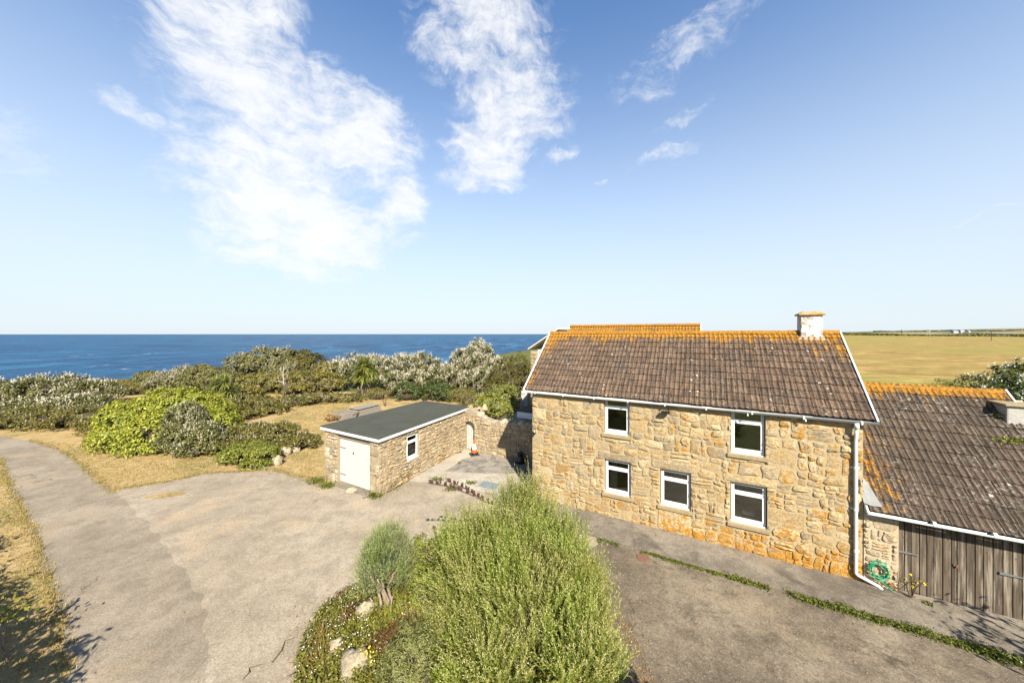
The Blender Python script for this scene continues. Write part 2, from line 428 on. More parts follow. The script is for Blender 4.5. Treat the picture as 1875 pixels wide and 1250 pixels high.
    D['yard'] = tarmac('dark_tarmac', (.118, .094, .066), (.290, .236, .168), .6, (.265, .205, .135), .9)
    D['concrete'] = tarmac('old_concrete', (.15, .126, .095), (.29, .248, .195), .45, (.30, .235, .16), .8)
    D['pale'] = tarmac('pale_concrete', (.40, .35, .28), (.50, .45, .37), .3, (.42, .34, .24), .3)
    m, g = new_mat('bed_soil'); v = co(g)
    c = g.mix(g.noise(v, 8, 6, .7), (.05, .032, .018), (.13, .085, .04))
    finish(g, c, .95, g.noise(v, 20, 5, .7), .9, .05, .1); D['soil'] = m
    m, g = new_mat('sea_water'); v = co(g)
    wv = g.noise(g.mapv(v, (.05, .11, .05), (0, 0, R(12))), 1.0, 10, .68)
    ch = g.noise(g.mapv(v, (.012, .03, 1), (0, 0, R(8))), 1.0, 8, .72)
    big = g.noise(g.mapv(v, (.0006, .0025, 1)), 1.0, 5, .6)
    far = g.noise(g.mapv(v, (.012, .0022, 1), (0, 0, R(5))), 1.0, 9, .78)
    c = g.mix(g.ss(ch, .36, .64), (.004, .038, .112), (.014, .102, .222))
    c = g.mix(g.ss(far, .46, .57, 0, .85), c, (.002, .028, .085))
    c = g.mix(g.ss(far, .47, .38, 0, .8), c, (.03, .165, .28))
    c = g.mix(g.ss(big, .35, .7, 0, .55), c, (.006, .085, .18))
    cap = g.m('MULTIPLY', g.ss(g.noise(g.mapv(v, (.03, .012, 1), (0, 0, R(-6))), 1.0, 7, .8), .60, .66), g.ss(g.noise(v, .004, 3), .38, .6))
    c = g.mix(g.m('MULTIPLY', cap, .75), c, (.75, .78, .8))
    cd = g.n('NewGeometry').outputs['Position']
    dist = g.n('VectorMath', {'operation': 'LENGTH'}, i0=cd).outputs['Value']
    finish(g, c, .42, g.m('ADD', wv, ch), 1.0, 3.0, .07); D['sea'] = m
    return D
GM = ground_mats()

def terrain():
    na = 300; th = np.concatenate([np.linspace(R(-100), R(100), 240, endpoint=False), np.linspace(R(100), R(260), 61)[:-1]])
    na = len(th)
    rr = np.concatenate([np.array([0.0]), np.geomspace(3, 60, 40), np.geomspace(63, 9000, 110)])
    TH, RR = np.meshgrid(th, rr); X = RR*np.sin(TH); Y = RR*np.cos(TH); Z = height(X, Y)
    V = np.stack([X, Y, Z], -1).reshape(-1, 3); nr = len(rr)
    i, j = np.meshgrid(np.arange(nr-1), np.arange(na), indexing='ij'); j2 = (j+1) % na
    F = np.stack([i*na+j, i*na+j2, (i+1)*na+j2, (i+1)*na+j], -1).reshape(-1, 4)[:, ::-1]
    c = V[F].mean(1); r = c[:, 0]/np.maximum(c[:, 1], 1)
    fieldm = (c[:, 1] > 15) & (c[:, 1] < 620) & (r > .46) & (c[:, 0]-c[:, 1]*.46 > 4) & (np.hypot(c[:, 0], c[:, 1]) > 19)
    hillm = (c[:, 1] >= 620) & (r > .3)
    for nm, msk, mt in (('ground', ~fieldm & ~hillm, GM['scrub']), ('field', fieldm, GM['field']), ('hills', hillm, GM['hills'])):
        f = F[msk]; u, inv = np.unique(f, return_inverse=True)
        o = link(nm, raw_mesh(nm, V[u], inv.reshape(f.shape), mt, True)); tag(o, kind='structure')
    # sea
    th = np.linspace(0, 2*math.pi, 121)[:-1]; rr = np.geomspace(30, 60000, 60)
    V = [(0, 0, -45)]+[(r*math.cos(a), r*math.sin(a), -45) for r in rr for a in th]; n = len(th)
    F = [(0, 1+k, 1+(k+1) % n) for k in range(n)]+[(1+a*n+k, 1+(a+1)*n+k, 1+(a+1)*n+(k+1) % n, 1+a*n+(k+1) % n) for a in range(59) for k in range(n)]
    o = link('sea', raw_mesh('sea', V, F, GM['sea'], True)); tag(o, kind='structure')
terrain()

A = np.array((9.11, 9.146)); U = np.array((.8728, -.4881)); Vd = np.array((.4881, .8728))
HROT = math.atan2(U[1], U[0])
def H2W(s, y, z=0.0): q = A+s*U+y*Vd; return (q[0], q[1], z)
SH0 = np.array((-5.39, 13.84)); Wd = np.array((.429, .903))
def S2W(s, t, z=0.0): q = SH0+s*U+t*Wd; return (q[0], q[1], z)

lane_l = [(-30, 800), (0, 838), (7, 866), (38, 932), (60, 968), (75, 1036), (90, 1073), (105, 1126), (113, 1156), (124, 1231), (140, 1300), (150, 1500)]
lane_r = [(700, 1500), (390, 1300), (380, 1216), (376, 1118), (353, 1058), (320, 1024), (278, 968), (241, 927), (211, 904), (180, 882), (150, 851), (113, 825), (56, 806), (0, 799), (-60, 796), (-140, 797)]
lawn_pts = [P(-700, 860), P(-700, 722), (-60, 34, 0), (-30, 40, 0), P(450, 722), P(700, 716), P(905, 722), P(935, 735), H2W(-9, 6), S2W(-.5, 6), S2W(-2, -3), P(400, 1000), P(300, 1250), P(200, 2600), P(-2500, 2600)]
poly_sheet('lawn', lawn_pts, .004, GM['lawn'], .25, .5)
poly_sheet('lane', [P(*p) for p in lane_l]+[P(p[0]+30, p[1]) for p in lane_r[:8]]+[P(*p) for p in lane_r[8:]]+[P(-300, 799)], .008, GM['lane'], .16, .16)
drive = [P(*p) for p in [(207, 898), (323, 880), (376, 867), (440, 862), (500, 861), (564, 878), (601, 893)]]+[S2W(-3.5, .15), S2W(0, .2), S2W(.1, 2.0), P(800, 880), P(905, 905), P(975, 915)]+[H2W(-9.4, -.2), H2W(-8, -1.4), P(1098, 986), P(1060, 1500)]+[P(*p) for p in lane_r[:9]]
poly_sheet('driveway', drive, .012, GM['drive'], .16, .14)
poly_sheet('yard', [H2W(-6.2, -1.44), H2W(6, -1.44), H2W(6, -9), P(1060, 2400), P(1030, 1500), P(1000, 1050)], .016, GM['yard'], .04, .3)
poly_sheet('grass_island', [P(*p) for p in [(262, 911), (300, 902), (342, 901), (335, 906), (300, 912), (275, 914)]], .016, GM['lawn'], .05, .1)
# concrete path along the cottage, a low step above the yard
pb = poly_sheet('path', [H2W(-8.6, -1.45), H2W(-6.5, -1.45), H2W(6.2, -1.43), H2W(6.2, .15), H2W(.4, .05), H2W(-9.4, .05)], .05, GM['concrete'], .012, .3, .06)

# ------------------------------------------------------------------ rubble masonry
def cut(r, h):
    """rectangle r minus rectangle h"""
    x0, z0, x1, z1 = r; a, b, c, d = h
    if a >= x1 or c <= x0 or b >= z1 or d <= z0: return [r]
    o = []
    if a > x0: o.append((x0, z0, a, z1))
    if c < x1: o.append((c, z0, x1, z1))
    xa, xb = max(a, x0), min(c, x1)
    if b > z0: o.append((xa, z0, xb, b))
    if d < z1: o.append((xa, d, xb, z1))
    return o
def kd(rect, size, rn, out, holes):
    """random rubble brought loosely to courses; size is about the area of one stone"""
    x0, z0, x1, z1 = rect; sc = math.sqrt(size)
    z = z0
    while z < z1-.02:
        h = sc*rn.uniform(.95, 1.75)
        if z1-z-h < sc*.6: h = z1-z
        parts = [(x0, z, x1, z+h)]
        for hl in holes: parts = [q for p in parts for q in cut(p, hl)]
        for a, b, c, d in parts:
            x = a
            hh = d-b
            if hh < .035 or c-a < .035: continue
            while x < c-.02:
                w = sc*rn.choice((.7, .95, 1.15, 1.4, 1.9))*rn.uniform(.85, 1.2)
                if hh < sc*.6: w = max(w, hh*1.8)
                if c-x-w < sc*.5: w = c-x
                if w > sc*2.6: w *= .5
                t = rn.random()
                if hh < sc*.75 or (t < .27 and w > hh*.75): out.append((x, b, x+w, d))
                elif t < .68 or w < sc*.8:
                    e = b+hh*rn.uniform(.32, .68); 
                    for q0, q1 in ((b, e), (e, d)):
                        if w > (q1-q0)*3.2: m_ = x+w*rn.uniform(.4, .6); out += [(x, q0, m_, q1), (m_, q0, x+w, q1)]
                        else: out.append((x, q0, x+w, q1))
                elif t < .86:
                    m_ = x+w*rn.uniform(.55, .7); e = b+hh*rn.uniform(.35, .65); out += [(x, b, m_, d), (m_, b, x+w, e), (m_, e, x+w, d)]
                else:
                    e1, e2 = b+hh*rn.uniform(.28, .38), b+hh*rn.uniform(.6, .72); out += [(x, b, x+w, e1), (x, e1, x+w, e2), (x, e2, x+w, d)]
                x += w
        z += h
def stone_geo(rect, rn, gap, proud, seed, amp=.045, fixed=False):
    """one rough stone in the wall face: x along, y into the wall, z up; verts relative to its centre"""
    x0, z0, x1, z1 = rect
    if not fixed: x0 += gap*.5; x1 -= gap*.5; z0 += gap*.5; z1 -= gap*.5
    w, h = max(.04, x1-x0), max(.03, z1-z0)
    n = 14; ring = []
    pw = rn.uniform(.36, .78) if not fixed else .24
    for k in range(n):
        a = 2*math.pi*(k+rn.uniform(-.2, .2))/n
        c, s = math.cos(a), math.sin(a)
        px = (x0+x1)/2+w/2*math.copysign(abs(c)**pw, c); pz = (z0+z1)/2+h/2*math.copysign(abs(s)**pw, s)
        j = .13 if not fixed else .035
        px += rn.uniform(-j, j)*min(w, h)*.8; pz += rn.uniform(-j, j)*min(w, h)*.8
        if amp:
            q = mnoise.noise_vector((px*1.35+seed, pz*1.35, seed*.7)); q2 = mnoise.noise_vector((px*3.4, pz*3.4+seed, seed*.3)); px += q[0]*amp+q2[0]*amp*.7; pz += q[1]*amp*1.4+q2[1]*amp*.8
        ring.append((px, pz))
    cx = sum(p[0] for p in ring)/n; cz = sum(p[1] for p in ring)/n
    pr = proud*rn.choice((.35, .7, 1.0, 1.3))*rn.uniform(.8, 1.2)
    V = [(p[0]-cx, .02, p[1]-cz) for p in ring]
    k1 = rn.uniform(.86, .95)
    V += [((p[0]-cx)*k1+rn.uniform(-.006, .006), -pr*rn.uniform(.5, .95), (p[1]-cz)*k1+rn.uniform(-.006, .006)) for p in ring]
    tx, tz = rn.uniform(-.5, .5)*pr, rn.uniform(-.5, .5)*pr
    V += [((p[0]-cx)*.45, -pr*(1.0+rn.uniform(-.15, .35))-tx*(p[0]-cx)/w-tz*(p[1]-cz)/h, (p[1]-cz)*.45) for p in ring[::2]]
    F = [(k, (k+1) % n, n+(k+1) % n, n+k) for k in range(n)]
    m = n//2
    for k in range(m):
        a, b, c2 = n+2*k, n+2*k+1, n+(2*k+2) % n; i, i2 = 2*n+k, 2*n+(k+1) % m
        F += [(a, b, i), (b, i2, i), (b, c2, i2)]
    F.append(tuple(2*n+k for k in range(m)))
    return V, F, cx, cz
def masonry(parent, rects, M, mat, seed, gap=.022, proud=.035, limit=300, amp=.045, fixed=(), name='stone', keep=None, near=None):
    rn = random.Random(seed); items = []
    for r in rects: items.append(stone_geo(r, rn, gap, proud, seed, amp)+(r,))
    for r in fixed: items.append(stone_geo(r, rn, gap, proud*.9, seed, 0, True)+(r,))
    if keep: items = [t for t in items if keep(t[2], t[3])]
    items.sort(key=lambda t: -((t[4][2]-t[4][0])*(t[4][3]-t[4][1]))*(near(t[2]) if near else 1))
    for V, F, cx, cz, r in items[:limit]:
        me = raw_mesh(name, V, F, mat, False); link(name, me, parent, M @ T(cx, 0, cz))
    if len(items) > limit:
        b = MB()
        for V, F, cx, cz, r in items[limit:]: b.add([(v[0]+cx, v[1], v[2]+cz) for v in V], F)
        o = b.build('small_stones', mat, parent, M, False); o['kind'] = 'stuff'
    return len(items)
def wall_holes(w0, w1, h0, h1, th, holes):
    """wall slab, front at y=0, with openings and reveals"""
    xs = sorted({w0, w1, *[h[0] for h in holes], *[h[2] for h in holes]}); zs = sorted({h0, h1, *[h[1] for h in holes], *[h[3] for h in holes]})
    b = MB(); solid = {}
    for i in range(len(xs)-1):
        for j in range(len(zs)-1):
            mx, mz = (xs[i]+xs[i+1])/2, (zs[j]+zs[j+1])/2
            solid[i, j] = not any(h[0] < mx < h[2] and h[1] < mz < h[3] for h in holes)
    for (i, j), s in solid.items():
        if not s: continue
        a, c, d, e = xs[i], xs[i+1], zs[j], zs[j+1]
        b.add([(a, 0, d), (c, 0, d), (c, 0, e), (a, 0, e)], [(0, 1, 2, 3)]); b.add([(a, th, d), (c, th, d), (c, th, e), (a, th, e)], [(3, 2, 1, 0)])
        if not solid.get((i-1, j)): b.add([(a, 0, d), (a, th, d), (a, th, e), (a, 0, e)], [(3, 2, 1, 0)])
        if not solid.get((i+1, j)): b.add([(c, 0, d), (c, th, d), (c, th, e), (c, 0, e)], [(0, 1, 2, 3)])
        if not solid.get((i, j-1)): b.add([(a, 0, d), (c, 0, d), (c, th, d), (a, th, d)], [(3, 2, 1, 0)])
        if not solid.get((i, j+1)): b.add([(a, 0, e), (c, 0, e), (c, th, e), (a, th, e)], [(0, 1, 2, 3)])
    return b
def window(parent, M, w, h, transom=.27, fr=.055, sill_mat=None, sash='top'):
    """white casement with a top light; y=0 is the outer face of the frame; > pane, casement_bar"""
    f = MB(); d = .07
    f.box(0, 0, 0, fr, d, h); f.box(w-fr, 0, 0, w, d, h); f.box(fr, 0, h-fr, w-fr, d, h); f.box(fr, 0, 0, w-fr, d, fr*1.35)
    tz = h*(1-transom)
    f.box(fr, 0, tz-fr*.45, w-fr, d, tz+fr*.45)
    o = f.bevel('window_frame', WHITE, parent, M, .006)
    s = MB(); g = .036                                        # the opening sashes stand proud
    for z0, z1 in ((tz+fr*.45+.004, h-fr-.004), (fr*1.35+.004, tz-fr*.45-.004)):
        if z0 > h*.5: gg = .028
        else: gg = g
        x0, x1 = fr+.004, w-fr-.004
        s.box(x0, -.018, z0, x0+gg, .03, z1); s.box(x1-gg, -.018, z0, x1, .03, z1); s.box(x0+gg, -.018, z1-gg, x1-gg, .03, z1); s.box(x0+gg, -.018, z0, x1-gg, .03, z0+gg)
    s.bevel('sash', WHITE, o, None, .004)
    for z0, z1 in ((tz+fr*.45+.01, h-fr-.01), (fr*1.35+.01, tz-fr*.45-.01)):
        p = MB().box(fr+.01, .012, z0, w-fr-.01, .016, z1).build('pane', GLASS, o)
    b = MB().box(-.01, -.05, -.035, w+.01, .03, -.001).bevel('cill', WHITE, o, None, .006)
    return o

# roof tile (shared mesh): rolls across, lip at the lower edge
def tile_mesh(name, w, gauge, mat, roll=.032):
    n = 12; L = gauge*1.28; V = []; F = []
    xs = np.linspace(.002, w-.004, n+1)
    pr = [0, .006, .45, 1, .45, .006, 0, .006, .45, 1, .45, .006, -.25]
    for y, z in ((0, .05), (L, .016)):
        for x, p in zip(xs, pr): V.append((x, y, z+p*roll))
    for x, p in zip(xs, pr): V.append((x, .004, .018+p*roll*.4))
    for k in range(n): F.append((k, k+1, n+1+k+1, n+1+k)); F.append((2*(n+1)+k, 2*(n+1)+k+1, k+1, k))
    V += [(xs[0], L, .0), (xs[-1], L, .0)]
    F.append((2*(n+1), 0, n+1, 3*(n+1))); F.append((3*n+2, 3*(n+1)+1, 2*n+1, n))
    return raw_mesh(name, V, F, mat)
def tile_roof(roof, cols, rows, w, gauge, mat, x0=0.0, limit=300, score=None, skip=None):
    me = tile_mesh('roof_tile', w, gauge, mat); rn = random.Random(cols*rows)
    L = [(i, j) for j in range(rows) for i in range(cols)]
    if skip: L = [q for q in L if not skip(x0+q[0]*w+w/2, q[1]*gauge+gauge/2)]
    if score: L.sort(key=lambda q: -score(x0+q[0]*w, q[1]*gauge))
    else: L.sort(key=lambda q: (q[1], -q[0]))
    V = np.array([v.co for v in me.vertices]); Fs = [tuple(p.vertices) for p in me.polygons]; b = MB()
    for k, (i, j) in enumerate(L):
        M = T(x0+i*w+rn.uniform(-.004, .004), j*gauge+rn.uniform(-.012, .008), rn.uniform(0, .008)) @ RX(rn.uniform(-.016, .016)) @ RY(rn.uniform(-.022, .022)) @ RZ(rn.uniform(-.012, .012))
        if k < limit: link('roof_tile', me, roof, M)
        else: b.add([M @ Vector(v) for v in V], Fs)
    if b.V: b.build('far_roof_tiles', mat, roof)['kind'] = 'stuff'
def half_round(L, r, mat, n=8, name='ridge_tile'):
    V = []; F = []
    for x, k in ((0, 1.0), (L*.9, .94), (L, .97)):
        for i in range(n+1):
            a = math.pi*i/n; V.append((x, r*k*math.cos(a)*1.15, r*k*math.sin(a)))
    for q in range(2):
        for i in range(n): F.append((q*(n+1)+i, q*(n+1)+i+1, (q+1)*(n+1)+i+1, (q+1)*(n+1)+i))
    F.append(tuple(range(n+1))[::-1]); F.append(tuple(2*(n+1)+i for i in range(n+1)))
    return raw_mesh(name, V, F, mat)

PAL = [(.40, .285, .135), (.47, .355, .185), (.36, .285, .175), (.25, .21, .145), (.44, .315, .15), (.53, .425, .255), (.33, .225, .105), (.42, .34, .215)]
PAL_G = [(.30, .23, .14), (.36, .28, .175), (.25, .205, .14), (.41, .325, .21), (.33, .24, .14), (.21, .175, .125), (.39, .28, .15)]

# ------------------------------------------------------------------ the cottage
EAVE, RIDGE, DEP = 4.35, 6.56, 2.65
def cottage():
    root = empty('stone_cottage', H2W(0, 0), HROT, 'two storey golden granite cottage with white windows and brown tiled roof', 'house')
    def lich(g, x, y, z):
        a = g.ss(x, -9, .5, -.02, .24); b = g.m('MULTIPLY', g.ss(z, 1.15, .0), g.ss(x, -6.5, -1, .40, 1.12))
        return g.m('ADD', a, b)
    SM = stone_mat('golden_granite', root, PAL, lich, .35, .92)
    MM = mortar_mat('sandy_mortar', root, (.43, .335, .195), lich)
    s0, s1 = -9.49, .215
    wins = [(-6.6, 3.04, .85, 1.26), (-2.73, 2.98, .84, 1.29), (-6.58, .90, .88, 1.18), (-4.72, .90, .88, 1.18), (-2.73, .87, .88, 1.2)]
    holes = [(x-.02, z-.03, x+w+.02, min(z+h+.01, 4.30)) for x, z, w, h in wins]
    wall = wall_holes(s0, s1, -.05, EAVE+.12, .42, holes).build('front_wall', MM, root)
    # lintels and quoins as whole stones
    lint = [(-5.06, 2.09, -3.64, 2.40), (-3.0, 2.085, -1.58, 2.36), (-6.9, 2.10, -5.45, 2.36)]
    fixed = list(lint)
    for k, (x, z, w, h) in enumerate(wins): pass
    fixed += [(-4.86, .03, -3.8, .80), (-1.83, 1.15, -.95, 1.5), (-9.48, 3.2, -8.9, 3.62), (-9.48, 2.2, -9.0, 2.55)]
    hl = holes+fixed+[(x-.12, z-.16, x+w+.12, z-.02) for x, z, w, h in wins]
    rects = []
    kd((s0, .0, s1, EAVE+.06), .082, random.Random(5), rects, hl)
    near = lambda s: 1/((9.11+.8728*s)**2*0+(9.146-.4881*s)**2)
    n = masonry(root, rects, T(0, 0, 0), SM, 3, .022, .029, 300, .055, fixed, near=near)
    for x, z, w, h in wins:
        window(root, T(x, .10, z), w, h)
        MB().box(x-.10, -.055, z-.145, x+w+.10, .10, z-.037).bevel('window_sill', SLATE, root, None, .008)
    # hollow shell behind: rooms, floor, side and back walls, gables
    W2 = 2*DEP
    sh = MB()
    gy = [(0.42, 0), (W2, 0), (W2, EAVE), (DEP, RIDGE-.08), (.42, EAVE+.25)]
    for xa, xb in ((s0, s0+.4), (s1-.4, s1)):
        n_ = len(gy); V = [(xa, y, z) for y, z in gy]+[(xb, y, z) for y, z in gy]
        sh.add(V, [tuple(range(n_))[::-1], tuple(n_+i for i in range(n_))]+[(i, (i+1) % n_, n_+(i+1) % n_, n_+i) for i in range(n_)])
    sh.box(s0+.4, W2-.4, 0, s1-.4, W2, EAVE)
    sh.build('side_walls', MM, root)
    inn = MB().box(s0+.41, .43, 2.32, s1-.41, W2-.41, 2.5).box(s0+.41, .43, .01, s1-.41, W2-.41, .06)
    for x in (-7.2, -5.2, -3.3, -1.4): inn.box(x, .45, .06, x+.1, W2-.42, 2.32)
    for x in (-5.3, -3.2): inn.box(x, .45, 2.5, x+.1, W2-.42, EAVE)
    inn.box(s0+.41, 2.4, .06, s1-.41, 2.5, 2.32); inn.box(s0+.41, 2.4, 2.5, s1-.41, 2.5, EAVE+.1)
    inn.build('interior', DARK, root)
    # curtain behind the lower left window
    c = MB(); V = []; 
    for k in range(25): V += [(-6.47+k*.011, .30+.03*math.sin(k*1.3), .95), (-6.47+k*.011, .30+.03*math.sin(k*1.3), 1.98)]
    c.add(V, [(2*k, 2*k+2, 2*k+3, 2*k+1) for k in range(24)]); c.build('curtain', CURTAIN, root)
    MB().box(-2.42, .28, 1.03, -2.13, .285, 1.14).build('window_card', PAPER, root)
    MB().box(-6.5, .23, .93, -5.76, .37, .97).box(-4.66, .22, .91, -3.9, .4, .94).box(-2.68, .24, .91, -1.9, .4, .93).build('inner_sill', PLASTER, root)
    MB().box(-4.95, 1.25, .07, -3.40, 1.33, 2.30).box(-4.62, .75, .07, -3.95, 1.24, 1.0).build('pale_screen', PLASTER, root)
    bl = MB()
    for k in range(20): bl.box(-2.66, .30, .98+k*.047, -1.92, .315, 1.02+k*.047)
    bl.build('brown_blind', BLINDM, root)['kind'] = 'stuff'
    MB().box(-6.56, .75, 2.5, -5.9, .85, 3.45).build('bed_head', BLINDM, root)
    # roof
    pitch = math.atan2(RIDGE-EAVE, DEP); L = (DEP+.10)/math.cos(pitch)
    def rf(g, x, y, z):
        a = g.m('ADD', g.ss(z, 5.5, 6.45, 0, .42), g.ss(z, 6.3, 6.62, 0, .62)); b = g.ss(x, -8.6, -9.8, 0, .45); c2 = g.m('MULTIPLY', g.ss(x, -1.0, .45, 0, .30), g.ss(z, 4.8, 5.8))
        return g.m('ADD', g.m('ADD', a, b), g.m('ADD', c2, -.08))
    TM = tile_mat('brown_roof_tile', root, rf, [(.128, .082, .053), (.162, .103, .066), (.090, .061, .043), (.182, .118, .076), (.118, .077, .051)], .3)
    R0, R1 = -9.80, .43
    base = T(R0, -.10, EAVE-.02) @ RX(pitch)
    Wr = R1-R0
    roof = MB().box(.02, .02, -.06, Wr-.02, L, .0).build('roof', DARKWOOD, root, base)
    cols = 34; w = Wr/cols; rows = 12; ga = (L-.02)/rows
    tile_roof(roof, cols, rows, w, ga, TM, 0, 300, score=lambda x, y: -((Wr-x)*.6)-y*.9)
    back = MB().box(.02, 0, -.06, Wr-.02, L-.02, .03).build('rear_roof_slope', TM, root, T(R1, 2*DEP+.10, EAVE-.02) @ RZ(math.pi) @ RX(pitch))
    rm = half_round(Wr/23, .125, TM)
    for k in range(23): link('ridge_tile', rm, roof, base.inverted() @ T(R0+k*Wr/23, DEP, RIDGE+.035+random.uniform(-.006, .006)))
    # white verge strips
    for x in (-.035, Wr-.005):
        MB().box(x, -.06, -.07, x+.04, L+.02, .085).bevel('verge_board', WHITE, root, base, .006)
    # gutter: half round on brackets, plus soffit board
    gt = MB(); n = 9
    prof = [(.062*math.cos(math.pi+math.pi*k/(n-1)), .062*math.sin(math.pi+math.pi*k/(n-1))) for k in range(n)]
    prof = [(-.062, .012)]+prof+[(.062, .012)]
    inner = [(y*.88, z*.88+.006) for y, z in prof][::-1]; ring = prof+inner; m = len(ring)
    V = [(R0-.03, y, z) for y, z in ring]+[(R1+.03, y, z) for y, z in ring]
    gt.add(V, [(i, (i+1) % m, m+(i+1) % m, m+i) for i in range(m)]+[tuple(range(m)), tuple(m+i for i in range(m))[::-1]])
    gt.build('gutter', WHITE_OLD, root, T(0, -.135, EAVE-.055), True)
    for k in range(9):
        MB().box(-.02, -.072, -.076, .02, .06, .02).bevel('gutter_bracket', WHITE_OLD, root, T(R0+.5+k*1.18, -.135, EAVE-.055), .008)
    MB().box(R0+.05, -.045, EAVE-.13, R1-.05, -.005, EAVE+.03).build('fascia', WHITE_OLD, root)
    # downpipe with hopper neck and swept foot
    xd = .053
    MB().tube([(xd, -.135, EAVE-.10), (xd, -.135, EAVE-.26)], .055, 12).build('gutter_outlet', WHITE, root, None, True)
    MB().tube([(xd, -.135, EAVE-.24), (xd, -.10, EAVE-.42), (xd, -.075, EAVE-.6), (xd, -.075, .26), (xd+.03, -.08, .22), (xd+.42, -.10, .075), (xd+.46, -.13, .05), (xd+.47, -.15, -.0)], .040, 12).build('downpipe', WHITE, root, None, True)
    for z in (.8, 1.9, 3.0): MB().tube([(xd, -.075, z), (xd, -.075, z+.07)], .048, 12).box(xd-.09, -.02, z+.01, xd+.09, .0, z+.06).build('pipe_clip', WHITE, root)
    # chimney straddling the ridge
    ch = MB().box(-.60, 2.40, 6.0, -.03, 2.95, 7.22).bevel('chimney', CHIMNEY, root, None, .03, 3)
    cp = MB().add([(-.66, 2.34, 7.22), (.03, 2.34, 7.22), (.03, 3.01, 7.22), (-.66, 3.01, 7.22), (-.66, 2.34, 7.27), (.03, 2.34, 7.27), (.03, 3.01, 7.27), (-.66, 3.01, 7.27), (-.5, 2.5, 7.36), (-.13, 2.5, 7.36), (-.13, 2.85, 7.36), (-.5, 2.85, 7.36)],
        [(3, 2, 1, 0), (0, 1, 5, 4), (1, 2, 6, 5), (2, 3, 7, 6), (3, 0, 4, 7), (4, 5, 9, 8), (5, 6, 10, 9), (6, 7, 11, 10), (7, 4, 8, 11), (8, 9, 10, 11)])
    cp.bevel('chimney_cap', CAPMAT, ch, None, .012)
    fl = MB().add([(-.72, 2.24, 6.27), (.08, 2.24, 6.27), (.0, 2.40, 6.50), (-.63, 2.40, 6.50)], [(0, 1, 2, 3)])
    fl.box(-.72, 2.22, 6.245, .08, 2.26, 6.28); fl.build('mortar_flaunching', RENDER_D, ch)
    # floodlight, bulb, camera
    f = MB().box(-.13, -.20, -.05, .13, -.07, .02).box(-.02, -.08, -.02, .02, .0, .02).bevel('floodlight', BLACK, root, T(-4.56, -.02, 4.03), .01)
    MB().tube([(0, 0, 0), (0, 0, .25)], .008, 5).build('cable', BLACK, f, T(.08, -.01, 0))
    for x in (-2.33, -1.0): MB().lathe([(.005, 0), (.03, .01), (.04, .05), (.03, .085), (.018, .10), (.018, .13)], 10).build('bulb_lamp', WHITE, root, T(x, -.19, EAVE-.19) @ Matrix.Scale(.6, 4), True)
    MB().lathe([(.03, 0), (.06, .02), (.065, .1), (.03, .16)], 10).box(-.02, 0, .06, .02, .12, .1).build('wall_lamp', BLACK, root, T(-9.36, -.12, 2.6))
    return root

RENDER_D = plain('cement_fillet', (.36, .31, .245), .95, .3, 12, .5)
SLATE = plain('stone_sill', (.34, .265, .155), .8, .35, 9, .3)
CURTAIN = plain('linen_curtain', (.62, .60, .56), .9, .1)
BLINDM = plain('brown_blind', (.16, .115, .085), .8, .1)
PAPER = plain('card', (.6, .66, .62), .8, .05)
DARKWOOD = plain('roof_felt', (.03, .028, .025), .9)
def chimney_mats():
    m, g = new_mat('flaking_limewash'); v = co(g)
    k = g.m('ADD', g.noise(v, 7, 7, .75), g.m('MULTIPLY', g.noise(v, 2, 3), .35))
    c = g.mix(g.ss(k, .66, .74), (.74, .72, .67), (.30, .25, .20)); c = g.mix(g.ss(g.noise(v, 22, 6, .7), .54, .66, 0, .6), c, (.42, .37, .31))
    finish(g, c, .9, k, .8, .03)
    m2, g = new_mat('lichened_cap'); v = co(g)
    c = g.mix(g.ss(g.noise(v, 9, 6, .7), .44, .56), (.32, .27, .19), (.40, .21, .03)); finish(g, c, .95, g.noise(v, 30, 5), .7, .02)
    return m, m2
CHIMNEY, CAPMAT = chimney_mats()
COTTAGE = cottage()

